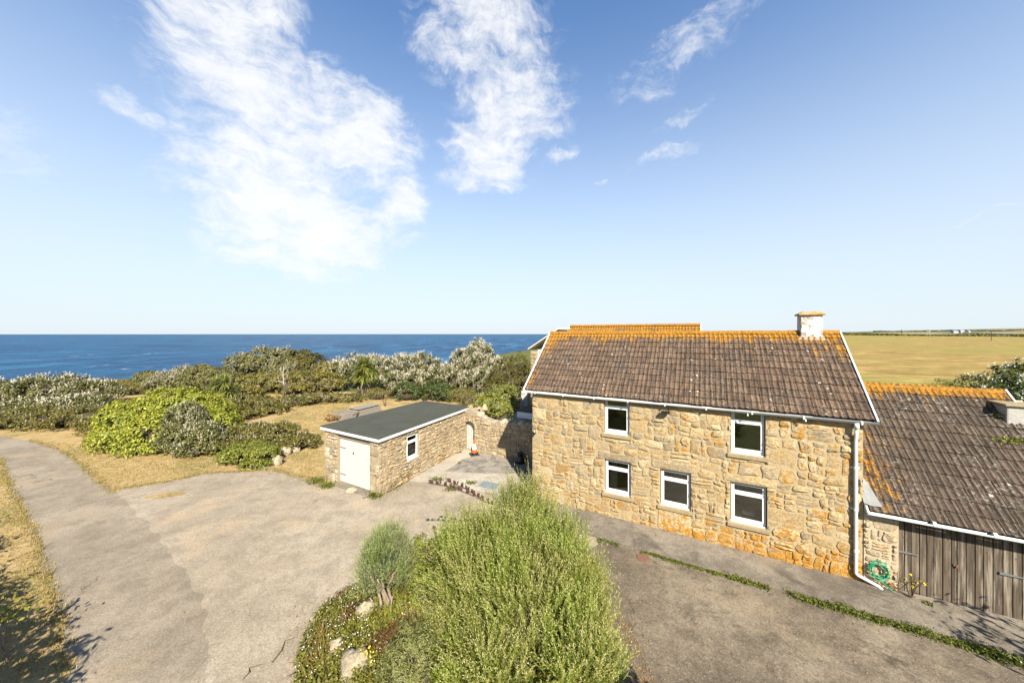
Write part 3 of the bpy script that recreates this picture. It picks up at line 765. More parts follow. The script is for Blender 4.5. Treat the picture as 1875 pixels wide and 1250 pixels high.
# ------------------------------------------------------------------ garage wing beside it
def wing():
    root = empty('stone_garage', H2W(.3, 0), HROT, 'low garage wing with weathered plank doors and long tiled roof beside the cottage', 'garage')
    O = .3
    lich = lambda g, x, y, z: g.m('ADD', g.ss(z, .8, .1, 0, .55), .02)
    SM = stone_mat('wing_granite', root, [(.40, .33, .22), (.46, .38, .265), (.34, .285, .21), (.50, .41, .285), (.37, .29, .18)], lich, .6, .85)
    MM = mortar_mat('wing_mortar', root, (.50, .41, .275), lich)
    ev, rz, D = 2.0, 4.78, 3.34
    x0, xp, x1 = -.075, .87-O, 4.15-O
    MB().box(x0, -.02, -.05, xp, .42, ev+.02).build('door_pier', MM, root)
    rects = []; kd((x0, .0, xp, ev-.02), .042, random.Random(9), rects, [])
    masonry(root, rects, T(0, -.02, 0), SM, 11, .04, .03, 300, .03)
    sh = MB(); W2 = 2*D
    for xa, xb in ((x0+.02, x0+.1), (x1, x1+.4)):
        gy = [(.0, 0), (W2, 0), (W2, ev-.05), (D, rz-.1), (0, ev-.05)]; n_ = 5
        V = [(xa, y, z) for y, z in gy]+[(xb, y, z) for y, z in gy]
        sh.add(V, [tuple(range(n_))[::-1], tuple(n_+i for i in range(n_))]+[(i, (i+1) % n_, n_+(i+1) % n_, n_+i) for i in range(n_)])
    sh.box(x0+.1, W2-.4, 0, x1, W2, ev-.06); sh.build('side_walls', MM, root)
    # plank doors
    edge = [xp+.02]
    rn = random.Random(4); x = xp+.02
    seam = 1.906-O
    door = empty('plank_door', (0, 0, 0)); door.parent = root
    door2 = empty('plank_door', (0, 0, 0)); door2.parent = root
    door3 = empty('plank_door', (0, 0, 0)); door3.parent = root
    while x < x1-.02:
        w = rn.uniform(.115, .15)
        for sm in (seam, 2.95-O, x1-.0):
            if x < sm < x+w+.05: w = sm-x
        par = door if x < seam-.01 else (door2 if x < 2.95-O-.01 else door3)
        top = 1.90; b = MB().box(0, 0, 0, w-.013, .028, top-.04)
        o = b.bevel('plank', PLANK, par, T(x+.004, .09+rn.uniform(-.006, .006), .045+rn.uniform(-.015, .01)), .004, 1)
        x += w
    MB().box(xp, .125, .0, x1, .16, 1.9).build('door_backing', DARKWOOD, root)
    MB().box(xp, .05, 1.86, x1, .42, ev+.02).build('lintel_beam', DARKWOOD, root)
    for xx, d, par in ((xp+.03, .36, door), (2.95-O-.40, .38, door2), (2.95-O+.03, .3, door3)):
        MB().add([(xx, .058, 1.0), (xx+d, .058, 1.015), (xx+d, .058, 1.035), (xx, .058, 1.06), (xx, .075, 1.0), (xx+d, .075, 1.015), (xx+d, .075, 1.035), (xx, .075, 1.06)],
            [(0, 1, 2, 3), (4, 7, 6, 5), (0, 4, 5, 1), (1, 5, 6, 2), (2, 6, 7, 3), (3, 7, 4, 0)]).build('hinge_strap', GREY_MET, par)
    MB().box(seam-.07, .06, .96, seam+.02, .08, 1.0).box(seam-.03, .05, .93, seam, .07, 1.0).build('hasp', RUST, door)
    # roof
    pitch = math.atan2(rz-ev, D); L = (D+.16)/math.cos(pitch)
    R0, R1 = .0, 4.22-O
    base = T(R0, -.16, ev+.0) @ RX(pitch); Wr = R1-R0
    def rf(g, x, y, z):
        a = g.m('ADD', g.ss(z, 4.1, 4.75, 0, .34), g.ss(z, 4.6, 4.86, 0, .6)); b = g.ss(x, 1.9, .0, 0, .55); return g.m('ADD', g.m('ADD', a, b), -.06)
    TM = tile_mat('garage_roof_tile', root, rf, [(.085, .064, .046), (.10, .076, .054), (.068, .053, .040), (.118, .09, .064), (.092, .07, .051)], .5)
    roof = MB().box(.02, .02, -.06, Wr-.01, L, .0).build('roof', DARKWOOD, root, base)
    rows = 13; tile_roof(roof, 14, rows, Wr/14, (L-.02)/rows, TM)
    MB().box(.0, 0, -.06, Wr, L-.02, .03).build('rear_roof_slope', TM, root, T(R1, 2*D+.16, ev) @ RZ(math.pi) @ RX(pitch))
    rm = half_round(Wr/9, .13, TM)
    for k in range(9): link('ridge_tile', rm, roof, base.inverted() @ T(R0+k*Wr/9, D, rz+.045))
    MB().box(Wr-.01, -.05, -.06, Wr+.03, L+.02, .08).bevel('verge_board', WHITE, root, base, .006)
    MB().box(-.07, -.10, -.05, -.03, .28, .05).bevel('verge_board', WHITE_OLD, root, base, .006)
    gt = MB(); n = 9
    prof = [(.06*math.cos(math.pi+math.pi*k/(n-1)), .06*math.sin(math.pi+math.pi*k/(n-1))) for k in range(n)]
    inner = [(y*.86, z*.86+.004) for y, z in prof][::-1]; ring = prof+inner; m = len(ring)
    V = [(-.06, y, z) for y, z in ring]+[(R1+1.5, y, z) for y, z in ring]
    gt.add(V, [(i, (i+1) % m, m+(i+1) % m, m+i) for i in range(m)]+[tuple(range(m)), tuple(m+i for i in range(m))[::-1]])
    gt.build('gutter', GUTTER_G, root, T(0, -.20, ev-.02), True)
    for xx in (1.08, 2.02, 3.1): MB().tube([(xx, -.2, ev-.02), (xx+.06, -.2, ev-.02)], .066, 12).build('gutter_joint', WHITE_OLD, root)
    MB().box(.22, -.10, ev-.14, .58, -.02, ev-.09).build('timber_end', PLANK, root)
    # lead flashing against the cottage
    fb = MB().add([(-.10, .15, .10), (.02, .10, .10), (.24, .12, .10), (.12, .75, .10), (-.02, 1.15, .10), (-.10, 1.15, .14)], [(0, 1, 2, 3, 4, 5)])
    fb.add([(-.115, .45, .0), (-.05, .45, .0), (-.05, .9, .0), (-.115, .9, .0), (-.115, .45, .2), (-.05, .45, .2), (-.05, .9, .2), (-.115, .9, .2)], [(0, 3, 2, 1), (4, 5, 6, 7), (0, 1, 5, 4), (1, 2, 6, 5), (2, 3, 7, 6), (3, 0, 4, 7)])
    fb.build('lead_flashing', LEAD, root, base)
    # stack at the far gable with a stone slab on top
    sx = 3.78-O
    st = MB().box(sx, 2.35, 3.4, sx+.75, 2.95, 4.62).bevel('chimney_stack', RENDER_G, root, None, .03, 2)
    MB().box(sx-.05, 2.29, 4.62, sx+.8, 3.01, 4.68).bevel('slab_cap', SLATE, st, None, .015)
    MB().box(sx-.22, 1.86, 3.63, sx-.12, 2.36, 3.67).bevel('flashing', LEAD, st, None, .01)
    MB().add([(sx+.0, 1.9, 3.66), (sx+.3, 1.86, 3.63), (sx+.35, 2.2, 3.92), (sx+.05, 2.2, 3.95)], [(0, 1, 2, 3)]).build('slipped_slate', LEAD, st)
    # sea pinks rooted round the stack
    return root
def plank_mat():
    m, g = new_mat('weathered_plank'); v = co(g, None); r = rnd(g)
    gr = g.noise(g.mapv(v, (22, 22, .9)), 1, 7, .75); g2 = g.noise(g.mapv(v, (9, 9, .45)), 1, 6, .7)
    c = g.ramp(r, [(0, (.120, .092, .064)), (.3, (.086, .066, .046)), (.55, (.155, .122, .088)), (.8, (.102, .079, .055))], True)
    c = g.mix(g.ss(gr, .46, .58, 0, .75), c, (.05, .037, .026)); c = g.mix(g.ss(g2, .48, .60, 0, .75), c, (.30, .255, .20))
    kn = g.voro(g.mapv(v, (7, 7, 2.5)), 1.0); c = g.mix(g.ss(kn, .12, .06, 0, .7), c, (.05, .035, .025))
    finish(g, c, .88, gr, .5, .008, .2); return m
PLANK = plank_mat()
RUST = plain('rusty_iron', (.19, .10, .065), .8, .3, 20, .2)
LEAD = plain('weathered_lead', (.24, .245, .235), .6, .25, 6, .1)
RENDER_G = plain('grey_roughcast', (.46, .44, .40), .95, .3, 14, .8)
GUTTER_G = white_paint('grey_white_gutter', (.55, .57, .57), .5)
WING = wing()

# ------------------------------------------------------------------ the parallel range behind
def rear_range():
    root = empty('rear_cottage', H2W(-10.9, 8.5), HROT, 'rear cottage range whose lichen covered ridge shows above the front roof', 'house')
    Lx = 7.3; rz = 7.02; hw = 3.0; ev = 4.6
    MM = mortar_mat('rear_wall_stone', root, (.40, .32, .21))
    gy = [(-hw, 0), (hw, 0), (hw, ev), (0, rz-.1), (-hw, ev)]; V = [(.1, y, z) for y, z in gy]+[(Lx-.1, y, z) for y, z in gy]
    MB().add(V, [(4, 3, 2, 1, 0), (5, 6, 7, 8, 9)]+[(i, (i+1) % 5, 5+(i+1) % 5, 5+i) for i in (0, 1, 4)]).build('walls', MM, root)
    pitch = math.atan2(rz-ev, hw); L = (hw+.1)/math.cos(pitch)
    def rf(g, x, y, z): return g.m('ADD', g.ss(z, 6.2, 7.0, .1, .75), .08)
    TM = tile_mat('rear_roof_tile', root, rf, [(.17, .10, .07), (.2, .115, .08), (.15, .09, .07)], .2)
    base = T(0, -hw-.1, ev-.06) @ RX(pitch)
    roof = MB().box(.02, .02, -.06, Lx-.02, L, 0).build('roof', DARKWOOD, root, base)
    rows = 13; cols = 24; ga = (L-.02)/rows
    tile_roof(roof, cols, rows, Lx/cols, ga, TM, 0, 120, score=lambda x, y: y, skip=lambda x, y: y < L-ga*7)
    MB().box(.0, 0, -.06, Lx, L-.02, .03).build('rear_roof_slope', TM, root, T(Lx, hw+.1, ev-.06) @ RZ(math.pi) @ RX(pitch))
    rm = half_round(Lx/16, .12, TM)
    for k in range(16): link('ridge_tile', rm, roof, base.inverted() @ T(k*Lx/16, 0, rz+.03))
    for x in (-.04, Lx): MB().box(x, -.06, -.07, x+.04, L+.02, .09).bevel('verge_board', WHITE, root, base, .006)
    for x in (-.04, Lx): MB().box(-x-.04, -.06, -.07, -x, L+.02, .09).bevel('verge_board', WHITE, root, T(0, hw+.1, ev-.06) @ RZ(math.pi) @ RX(pitch), .006)
    return root
rear_range()
def sunroom():
    root = empty('sunroom', H2W(-12.7, 6.4), HROT, 'small stone sunroom with cream sloping roof at the left end of the cottage', 'sunroom')
    MM = mortar_mat('sunroom_mortar', root, (.42, .34, .22))
    SM = stone_mat('sunroom_granite', root, PAL_G, None, .4)
    MB().box(0, 0, 0, .42, 4, 5.55).build('wall', MM, root)
    rects = []; kd((0, 0, .42, 5.5), .04, random.Random(2), rects, []); masonry(root, rects, T(0, 0, 0), SM, 21, .02, .025, 300, .02)
    MB().box(.42, .02, 0, 1.8, .4, 3.9).build('front_wall', MM, root)
    window(root, T(.44, .06, 4.0), 1.36, 1.62, .2)
    MB().box(.43, 2.2, 3.8, 1.8, 2.3, 5.5).build('interior', PLASTER, root)
    b = MB().add([(-.12, -.18, 5.62), (1.86, -.18, 6.86), (1.86, 4.2, 6.86), (-.12, 4.2, 5.62), (-.12, -.18, 5.70), (1.86, -.18, 6.94), (1.86, 4.2, 6.94), (-.12, 4.2, 5.70)],
        [(3, 2, 1, 0), (4, 5, 6, 7), (0, 1, 5, 4), (1, 2, 6, 5), (2, 3, 7, 6), (3, 0, 4, 7)])
    b.bevel('roof', CREAM, root, None, .01)
    for k in range(8): MB().box(-.1, -.1+k*.58, 0, 2.2, -.07+k*.58, .03).build('roof_batten', CREAM, root, T(-.0, 0, 5.71) @ RY(-math.atan2(1.24, 1.98)))
CREAM = plain('cream_sheet', (.66, .60, .48), .6, .1)
sunroom()
def porch():
    root = empty('lean_to_porch', H2W(-12.2, 3.75), HROT, 'small flat roofed lean-to with pale blue fascia against the cottage side', 'lean-to')
    MB().box(0.12, .15, 0, 2.66, 2.2, 2.1).build('wall', mortar_mat('porch_wall', root, (.40, .33, .22)), root)
    MB().box(0, 0, 2.10, 2.68, .04, 2.42).bevel('fascia', PALE_BLUE, root, None, .006)
    MB().box(-.02, -.02, 2.30, 2.68, -.001, 2.43).bevel('fascia_cap', PALE_BLUE, root, None, .006)
    MB().box(-.04, .041, 2.10, 0, 2.3, 2.42).bevel('side_fascia', PALE_BLUE, root, None, .006)
    MB().box(-.05, -.05, 2.432, 2.68, 2.3, 2.47).bevel('felt_roof', FELT, root, None, .01)
FELT = plain('black_felt', (.035, .035, .035), .9, .3, 8, .5)
porch()

# ------------------------------------------------------------------ stone shed
def shed():
    root = empty('stone_shed', S2W(0, 0), HROT, 'flat roofed granite shed with white double doors and green felt roof', 'shed')
    SM = stone_mat('shed_granite', root, PAL_G, lambda g, x, y, z: g.ss(z, .6, 0, -.2, .0), .85, .7)
    MM = mortar_mat('shed_mortar', root, (.36, .295, .20))
    top = 2.22; Lw = 6.35; Wf = 3.62
    wl = (Wd@U, Wd@Vd); ang = math.atan2(wl[1], wl[0])             # side wall direction in local axes
    # side wall seen from the yard
    Mside = RZ(ang)
    hole = (1.56, .92, 2.36, 2.04)
    wall_holes(0, Lw, -.05, top, .4, [hole]).build('side_wall', MM, root, Mside)
    rects = []; kd((.0, .0, Lw, top-.02), .048, random.Random(17), rects, [hole])
    near = lambda t: 1/(13.84+.9*t)
    masonry(root, rects, Mside, SM, 31, .022, .05, 300, .05, near=near)
    window(root, Mside @ T(1.58, .05, .94), .76, 1.08, .3)
    MB().box(1.5, -.03, .885, 2.4, .05, .903).build('window_sill', WHITE, root, Mside)
    # front: two piers, door between
    for xa, xb, sd in ((-3.62, -2.67, 3), (-.55, 0, 8)):
        MB().box(xa, .0, -.05, xb, .42, top).build('pier', MM, root)
        rects = []; kd((xa, 0, xb, top-.03), .11, random.Random(sd), rects, []); masonry(root, rects, T(0, 0, 0), LIMEW, sd*7, .03, .045, 300, .03)
    MB().box(-2.67, .05, top-.22, -.55, .4, top).build('lintel', MM, root)
    # far walls
    b = MB().box(-3.62, .42, 0, -3.22, 6.3, top); b.box(-3.22, 5.9, 0, -.75, 6.28, top); b.build('rear_walls', MM, root)
    MB().box(-3.2, .45, .01, -.1, 5.9, .03).build('floor', GM['concrete'], root)
    # boarded double door
    rn = random.Random(3)
    for k, (xa, xb) in enumerate(((-2.66, -1.615), (-1.605, -.56))):
        d = empty('shed_door', (0, 0, 0)); d.parent = root; n = 8; w = (xb-xa)/n
        for i in range(n):
            MB().box(0, 0, 0, w-.024, .03, 1.93).bevel('door_board', WHITE_DOOR, d, T(xa+i*w, .10+rn.uniform(-.004, .004), .06), .006, 1)
        MB().box(xa, .131, .06, xb, .15, 1.99).build('door_ledge', GREYWOOD, d)
        hx = xa+.02 if k == 0 else xb-.42
        for z in (.38, 1.55) if k == 0 else (.5, 1.35):
            MB().box(hx, .088, z, hx+.4, .099, z+.035).build('hinge_strap', WHITE_DOOR if k else GREY_MET, d)
        if k == 0: MB().lathe([(.012, 0), (.03, .01), (.03, .04), (.01, .05)], 10).build('door_knob', BLACK, d, T(-1.72, .10, 1.45) @ RX(R(90)))
    MB().box(-2.7, -.28, .0, -.5, .3, .05).bevel('threshold', GM['concrete'], root, None, .02)
    # roof: felt deck, white fascia on the two sides in view
    o = .13
    c = [np.array((-3.66-o, -o)), np.array((o*1.0, -o)), np.array((wl[0]*(Lw+.2)+o, wl[1]*(Lw+.2))), np.array((-3.66-o, wl[1]*(Lw+.2)))]
    MB().prism([tuple(p) for p in c], top+.140, top+.20).bevel('felt_roof', GREENFELT, root, None, .012)
    for k in range(1, 6):                                             # laps between the felt strips
        t = k/6; a_ = c[0]*(1-t)+c[3]*t; b_ = c[1]*(1-t)+c[2]*t
        MB().prism([tuple(a_+(.02, 0)), tuple(b_-(.02, 0)), tuple(b_+(-.02, .09)), tuple(a_+(.02, .09))], top+.198, top+.207).build('felt_lap', GREENFELT, root)
    q = [c[0]+(.012, .012), c[1]+(-.012, .012), c[2]+(-.012, -.012), c[3]+(.012, -.012)]
    MB().prism([tuple(p) for p in q], top+.004, top+.138).build('roof_deck', DARKWOOD, root)
    def board(a, b, name='fascia'):
        d = (b-a)/np.linalg.norm(b-a); nn = np.array((d[1], -d[0]))*.022
        MB().prism([tuple(a), tuple(b), tuple(b-nn), tuple(a-nn)][::-1], top+.02, top+.137).bevel(name, WHITE, root, None, .004)
    board(c[0], c[1]); board(c[1]+(0, .003), c[2]); board(c[2], c[3]); board(c[3], c[0])
    # edge drip of the felt
    return root
def green_felt():
    m, g = new_mat('green_mineral_felt'); v = co(g)
    c = g.mix(g.noise(v, .9, 5, .65), (.036, .039, .030), (.078, .08, .064)); c = g.mix(g.ss(g.noise(g.mapv(v, (1, .25, 1), (0, 0, R(-25))), 2.2, 5, .7), .5, .7, 0, .6), c, (.045, .042, .036))
    c = g.mix(g.ss(g.noise(v, 80, 2), .55, .7, 0, .5), c, (.14, .14, .11))
    c = g.mix(g.ss(g.noise(v, 3.1, 6, .7), .66, .72, 0, .5), c, (.20, .11, .04))
    finish(g, c, .92, g.noise(v, 60, 4, .8), .6, .01, .2); return m
GREENFELT = green_felt()
LIMEW = stone_mat('limewashed_granite', None, PAL_G+[(.58, .53, .44), (.50, .44, .35)], None, .9)
GREYWOOD = plain('silvered_timber', (.27, .24, .20), .9, .3, 12, .4)
SHED = shed()

# ------------------------------------------------------------------ arched garden wall
def arch_wall():
    s0 = -15.45; y0 = 3.24
    root = empty('garden_wall', H2W(s0, y0), HROT, 'rough granite wall with arched white door and dipping top between shed and cottage', 'garden wall')
    SM = stone_mat('wall_granite', root, PAL_G[:5]+[(.46, .34, .2), (.50, .38, .23)], None, .55); MM = mortar_mat('wall_mortar', root, (.34, .28, .19))
    L = 5.9; dx0, dx1, spring = .12, .78, 1.32
    prof = [(0, 2.35), (.5, 2.3), (.95, 2.16), (1.5, 1.92), (2.0, 1.83), (2.6, 1.86), (3.3, 1.92), (4.2, 1.96), (5.9, 2.0)]
    topz = lambda x: float(np.interp(x, [p[0] for p in prof], [p[1] for p in prof]))
    cx, r = (dx0+dx1)/2, (dx1-dx0)/2
    arch = [(cx+r*math.cos(a), spring+r*math.sin(a)) for a in np.linspace(0, math.pi, 11)]
    out = [(0, -.05), (dx0, -.05)]+arch[::-1]+[(dx1, -.05), (L, -.05)]+[(x, topz(x)) for x in np.linspace(L, 0, 30)]
    b = MB().prism(out, -.42, 0)                                       # built flat, then stood up
    b.build('wall', MM, root, RX(R(90)) )
    rects = []; kd((0, 0, L, 2.3), .05, random.Random(23), rects, [])
    def keep(x, z): 
        ina = dx0-.09 < x < dx1+.09 and z < spring+.06
        inb = (x-cx)**2+(z-spring)**2 < (r+.13)**2
        return z < topz(x)-.10 and not ina and not inb
    masonry(root, rects, T(0, 0, 0), SM, 41, .028, .04, 300, .04, keep=keep)
    rn = random.Random(6)
    for k in range(11):                                              # voussoirs
        a = math.pi*(k+.5)/11; V, F, _, _ = stone_geo((-.055, -.085, .055, .085), rn, 0, .05, 1, 0, True)
        link('arch_stone', raw_mesh('arch_stone', V, F, SM, True), root, T(cx+(r+.075)*math.cos(a), -.0, spring+(r+.075)*math.sin(a)) @ RY(math.pi/2-a))
    for k in range(9):
        for sx in (dx0-.05, dx1+.06):
            V, F, _, _ = stone_geo((-.06, -.07, .06, .07), rn, 0, .045, 1, 0, True); link('jamb_stone', raw_mesh('jamb_stone', V, F, SM, True), root, T(sx, 0, .08+k*.147))
    x = .95
    while x < L-.1:                                                  # whitish coping stones
        w = rn.uniform(.22, .42); z = topz(x+w/2)
        V, F, _, _ = stone_geo((-w/2+.01, -.21, w/2-.01, .21), rn, 0, .11, 1, 0, True)
        link('coping_stone', raw_mesh('coping_stone', V, F, COPE, True), root, T(x+w/2, .2, z-.04) @ RY(-math.atan2(topz(x+w)-topz(x), w)) @ RX(R(-90))); x += w
    d = MB()
    pts = [(dx0+.01, .02), (dx1-.01, .02)]+[(cx+(r-.01)*math.cos(a), spring+(r-.01)*math.sin(a)) for a in np.linspace(0, math.pi, 11)]
    dd = MB().prism(pts, -.24, -.20).build('arched_door', WHITE_DOOR, root, RX(R(90)))
    for k in range(5): MB().box(dx0+.1+k*.115, .194, .05, dx0+.112+k*.115, .199, spring).build('door_groove', GREY_MET, dd, RX(R(-90)))
    # rubble return behind the arch towards the lawn
    m = MB(); 
    for k in range(12):
        V, F, _, _ = stone_geo((-.16, -.12, .16, .12), rn, 0, .12, 1, 0, True)
        link('loose_stone', raw_mesh('loose_stone', V, F, COPE if rn.random() < .4 else SM, True), root, T(.1+rn.uniform(-.3, .3)-k*.012, .5+k*.14, 2.05+.15*math.sin(k*.6)+rn.uniform(-.08, .08)) @ RZ(rn.uniform(0, 6)) @ RX(R(-60)))
    MB().box(-.3, .43, 0, .25, 1.7, 1.98).build('return_wall', MM, root)
    rects = []; kd((.0, .9, 1.26, 1.97), .05, random.Random(5), rects, [])
    masonry(root, rects, T(.25, .43, 0) @ RZ(R(90)), SM, 61, .025, .05, 300, .04)
COPE = stone_mat('limewashed_stone', None, [(.46, .40, .31), (.36, .30, .22), (.54, .48, .39)], None, .8)
arch_wall()

# ------------------------------------------------------------------ courtyard paving
def courtyard():
    poly = [H2W(-14.7, 3.2), H2W(-9.5, 3.2), H2W(-9.5, .1), H2W(-9.6, -.6), P(905, 905), P(800, 884), S2W(.05, 1.6), S2W(.03, 6.3), H2W(-15.3, 3.2)]
    poly_sheet('courtyard', poly, .018, GM['pale'], .03, .3)
    poly_sheet('path_slab', [S2W(.03, 2.0), S2W(.03, 6.2), S2W(.62, 6.2), S2W(.9, 4), S2W(.85, 2.2)], .05, GM['pale'], .03, .3, .03)
    # crazy paving: convex cells cut at slanting lines
    rn = random.Random(12)
    root = empty('slate_paving', H2W(-12, 1.5), HROT, 'irregular grey slate slabs with white joints laid in the courtyard', 'paving')
    region = [(-2.55, -1.35), (-.4, -.5), (1.5, .55), (1.6, 1.62), (-2.1, 1.62), (-2.5, 0.4)]
    def clip(poly, a, n, side):
        out = []
        for i in range(len(poly)):
            p, q = poly[i], poly[(i+1) % len(poly)]; dp = (np.dot(np.array(p)-a, n))*side; dq = (np.dot(np.array(q)-a, n))*side
            if dp >= 0: out.append(p)
            if dp*dq < 0: t = dp/(dp-dq); out.append((p[0]+(q[0]-p[0])*t, p[1]+(q[1]-p[1])*t))
        return out
    def area(p): return abs(sum(p[i][0]*p[(i+1) % len(p)][1]-p[(i+1) % len(p)][0]*p[i][1] for i in range(len(p))))/2
    cells = [region]; done = []
    while cells:
        c = cells.pop()
        if len(c) < 3: continue
        if area(c) < rn.uniform(.16, .42): done.append(c); continue
        a = np.mean(np.array(c), 0)+np.array((rn.uniform(-.08, .08), rn.uniform(-.08, .08)))
        ext = np.ptp(np.array(c), 0); th = (0 if ext[0] > ext[1] else math.pi/2)+rn.uniform(-.45, .45); n = np.array((math.cos(th), math.sin(th)))
        cells += [clip(c, a, n, 1), clip(c, a, n, -1)]
    for c in done:
        if area(c) < .03: continue
        ct = np.mean(np.array(c), 0); k = 1-.035/max(.18, math.sqrt(area(c)))
        pl = [tuple((np.array(p)-ct)*k) for p in c]
        z = rn.uniform(.012, .02)
        MB().prism(pl, 0, z).bevel('slab', SLAB, root, T(ct[0], ct[1], .022), .005, 1)
    o = MB().box(-.42, -.28, 0, .42, .28, .012).box(-.38, -.24, .012, .38, .24, .018).box(-.05, -.2, .018, .05, .2, .021).bevel('manhole_cover', MANHOLE, None, T(*H2W(-11.6, .05, .022)) @ RZ(HROT+.1), .004)
    tag(o, 'square blue grey manhole cover set in the courtyard concrete', 'manhole cover')
def slab_mat():
    m, g = new_mat('slate_slab'); v = co(g); r = rnd(g)
    c = g.ramp(r, [(0, (.165, .15, .125)), (.3, (.22, .195, .16)), (.6, (.14, .13, .115)), (.8, (.25, .22, .175))], True)
    c = g.mix(g.ss(g.noise(v, 2.2, 6, .7), .4, .7, 0, .7), c, (.33, .30, .255)); c = g.mix(g.ss(g.noise(v, 26, 4, .7), .52, .7, 0, .4), c, (.12, .11, .1))
    finish(g, c, .85, g.noise(v, 14, 5, .7), .4, .02); return m
SLAB = slab_mat()
MANHOLE = plain('blue_grey_iron', (.20, .235, .26), .6, .25, 14, .2)
courtyard()

# ------------------------------------------------------------------ foliage
def unit(a): return a/np.maximum(np.linalg.norm(a, axis=-1, keepdims=True), 1e-9)
def rdir(n): return unit(rng.normal(size=(n, 3)))
def leaves(name, C, N, size, asp, mat, parent=None, droop=.0, kind=None):
    """leaf blades: one small kite-shaped quad each"""
    n = len(C); C = np.asarray(C, float)
    t = unit(np.cross(N, rdir(n))); b = np.cross(N, t)
    sz = np.asarray(size)*(.65+.7*rng.random(n)); sz = sz[:, None]
    V = np.stack([C-t*sz*.5, C+b*sz*asp*.5+N*sz*.08, C+t*sz*.5-np.array((0, 0, 1))*sz*droop, C-b*sz*asp*.5+N*sz*.08], 1).reshape(-1, 3)
    if parent is not None and parent.type == 'EMPTY': V = V-np.array(parent.location)
    o = link(name, raw_mesh(name, V, np.arange(4*n).reshape(-1, 4), mat), parent)
    if kind: o['kind'] = kind
    return o
def lobe_points(lobes, n, lo=.86, hi=1.06, zmin=-.35):
    """points on the joint skin of several ellipsoids"""
    lobes = np.asarray(lobes, float); ar = (lobes[:, 3]*lobes[:, 4]+lobes[:, 4]*lobes[:, 5]+lobes[:, 3]*lobes[:, 5]); k = rng.choice(len(lobes), int(n*2.2), p=ar/ar.sum())
    d = rdir(len(k)); d[:, 2] = np.where(d[:, 2] < zmin, -d[:, 2], d[:, 2])
    L = lobes[k]; p = L[:, :3]+d*L[:, 3:6]*(lo+(hi-lo)*rng.random((len(k), 1))); nn = unit(d/L[:, 3:6])
    ok = np.ones(len(k), bool)
    for i, l in enumerate(lobes):
        q = np.linalg.norm((p-l[:3])/l[3:6], axis=1); ok &= ~((q < .80) & (k != i))
    ok &= p[:, 2] > .03
    return p[ok][:n], nn[ok][:n]
def crown(lobes, n, leaf, csize, m, asp, mat, parent, name='foliage', fl=None, core=True, flat=.5, ncore=None):
    p, nn = lobe_points(lobes, max(20, n//m), .78, 1.10)
    i = np.repeat(np.arange(len(p)), m); sc = (.7+.6*rng.random(len(p)))[i]
    d = unit(rdir(len(i))+nn[i]*.8+np.array((0, 0, .25))); pos = p[i]+d*(csize*sc*rng.random(len(i))**.33)[:, None]
    N = unit(d*.7+nn[i]*flat+rng.normal(size=d.shape)*.45+np.array((0, 0, .35)))
    o = leaves(name, pos, N, leaf, asp, mat, parent)
    if core:
        for l in lobes[:ncore]:
            b = MB()
            V = []; F = []; nu, nv = 9, 6
            for a in range(nv+1):
                for q in range(nu):
                    th = math.pi*a/nv; ph = 2*math.pi*q/nu; k = .66+.08*mnoise.noise((l[0]+math.cos(ph)*2, l[1]+math.sin(ph)*2, th*2))
                    V.append((l[0]+l[3]*k*math.sin(th)*math.cos(ph)-parent.location[0], l[1]+l[4]*k*math.sin(th)*math.sin(ph)-parent.location[1], max(.02, l[2]+l[5]*k*math.cos(th))-parent.location[2]))
            F = [(a*nu+q, a*nu+(q+1) % nu, (a+1)*nu+(q+1) % nu, (a+1)*nu+q) for a in range(nv) for q in range(nu)]
            b.add(V, F); b.build('dark_core', TWIG, parent, None, True)  # solid core; its dark brown stands in for shade between the leaves
    if fl:
        mt, cnt, fs = fl
        # upright panicles of small florets standing on the outer twigs
        w = np.clip(nn[:, 2]*.5+.55-nn[:, 1]*.2, .05, None); cl = rng.random(len(p)) < .7; w = w*np.where(cl, 1, .08); nf = int(cnt*1.5)
        sel = rng.choice(len(p), nf, replace=True, p=w/w.sum())
        dd = unit(rdir(nf)+nn[sel]*1.1+np.array((0, 0, .5))); b0 = p[sel]+dd*csize*.95
        q = np.repeat(np.arange(nf), 6); t = np.tile(np.linspace(0, 1, 6), nf)[:, None]
        pos = b0[q]+(dd[q]*.5+np.array((0, 0, .6)))*t*fs*2.6+rng.normal(size=(len(q), 3))*fs*.38*(1.15-t)
        o2 = leaves('blossom', pos, unit(dd[q]+rng.normal(size=(len(q), 3))*.7), fs*.72, .8, mt, parent); o2['kind'] = 'stuff'
    return o
TWIG = plain('twigs', (.075, .06, .035), .95, .3, 5, .4)  # brown of stems and poles, also the dark shade-coloured crown cores
BARK = plain('grey_bark', (.24, .19, .14), .95, .35, 9, .8)
DEADWOOD = plain('bleached_wood', (.36, .31, .24), .9, .25, 9, .5)
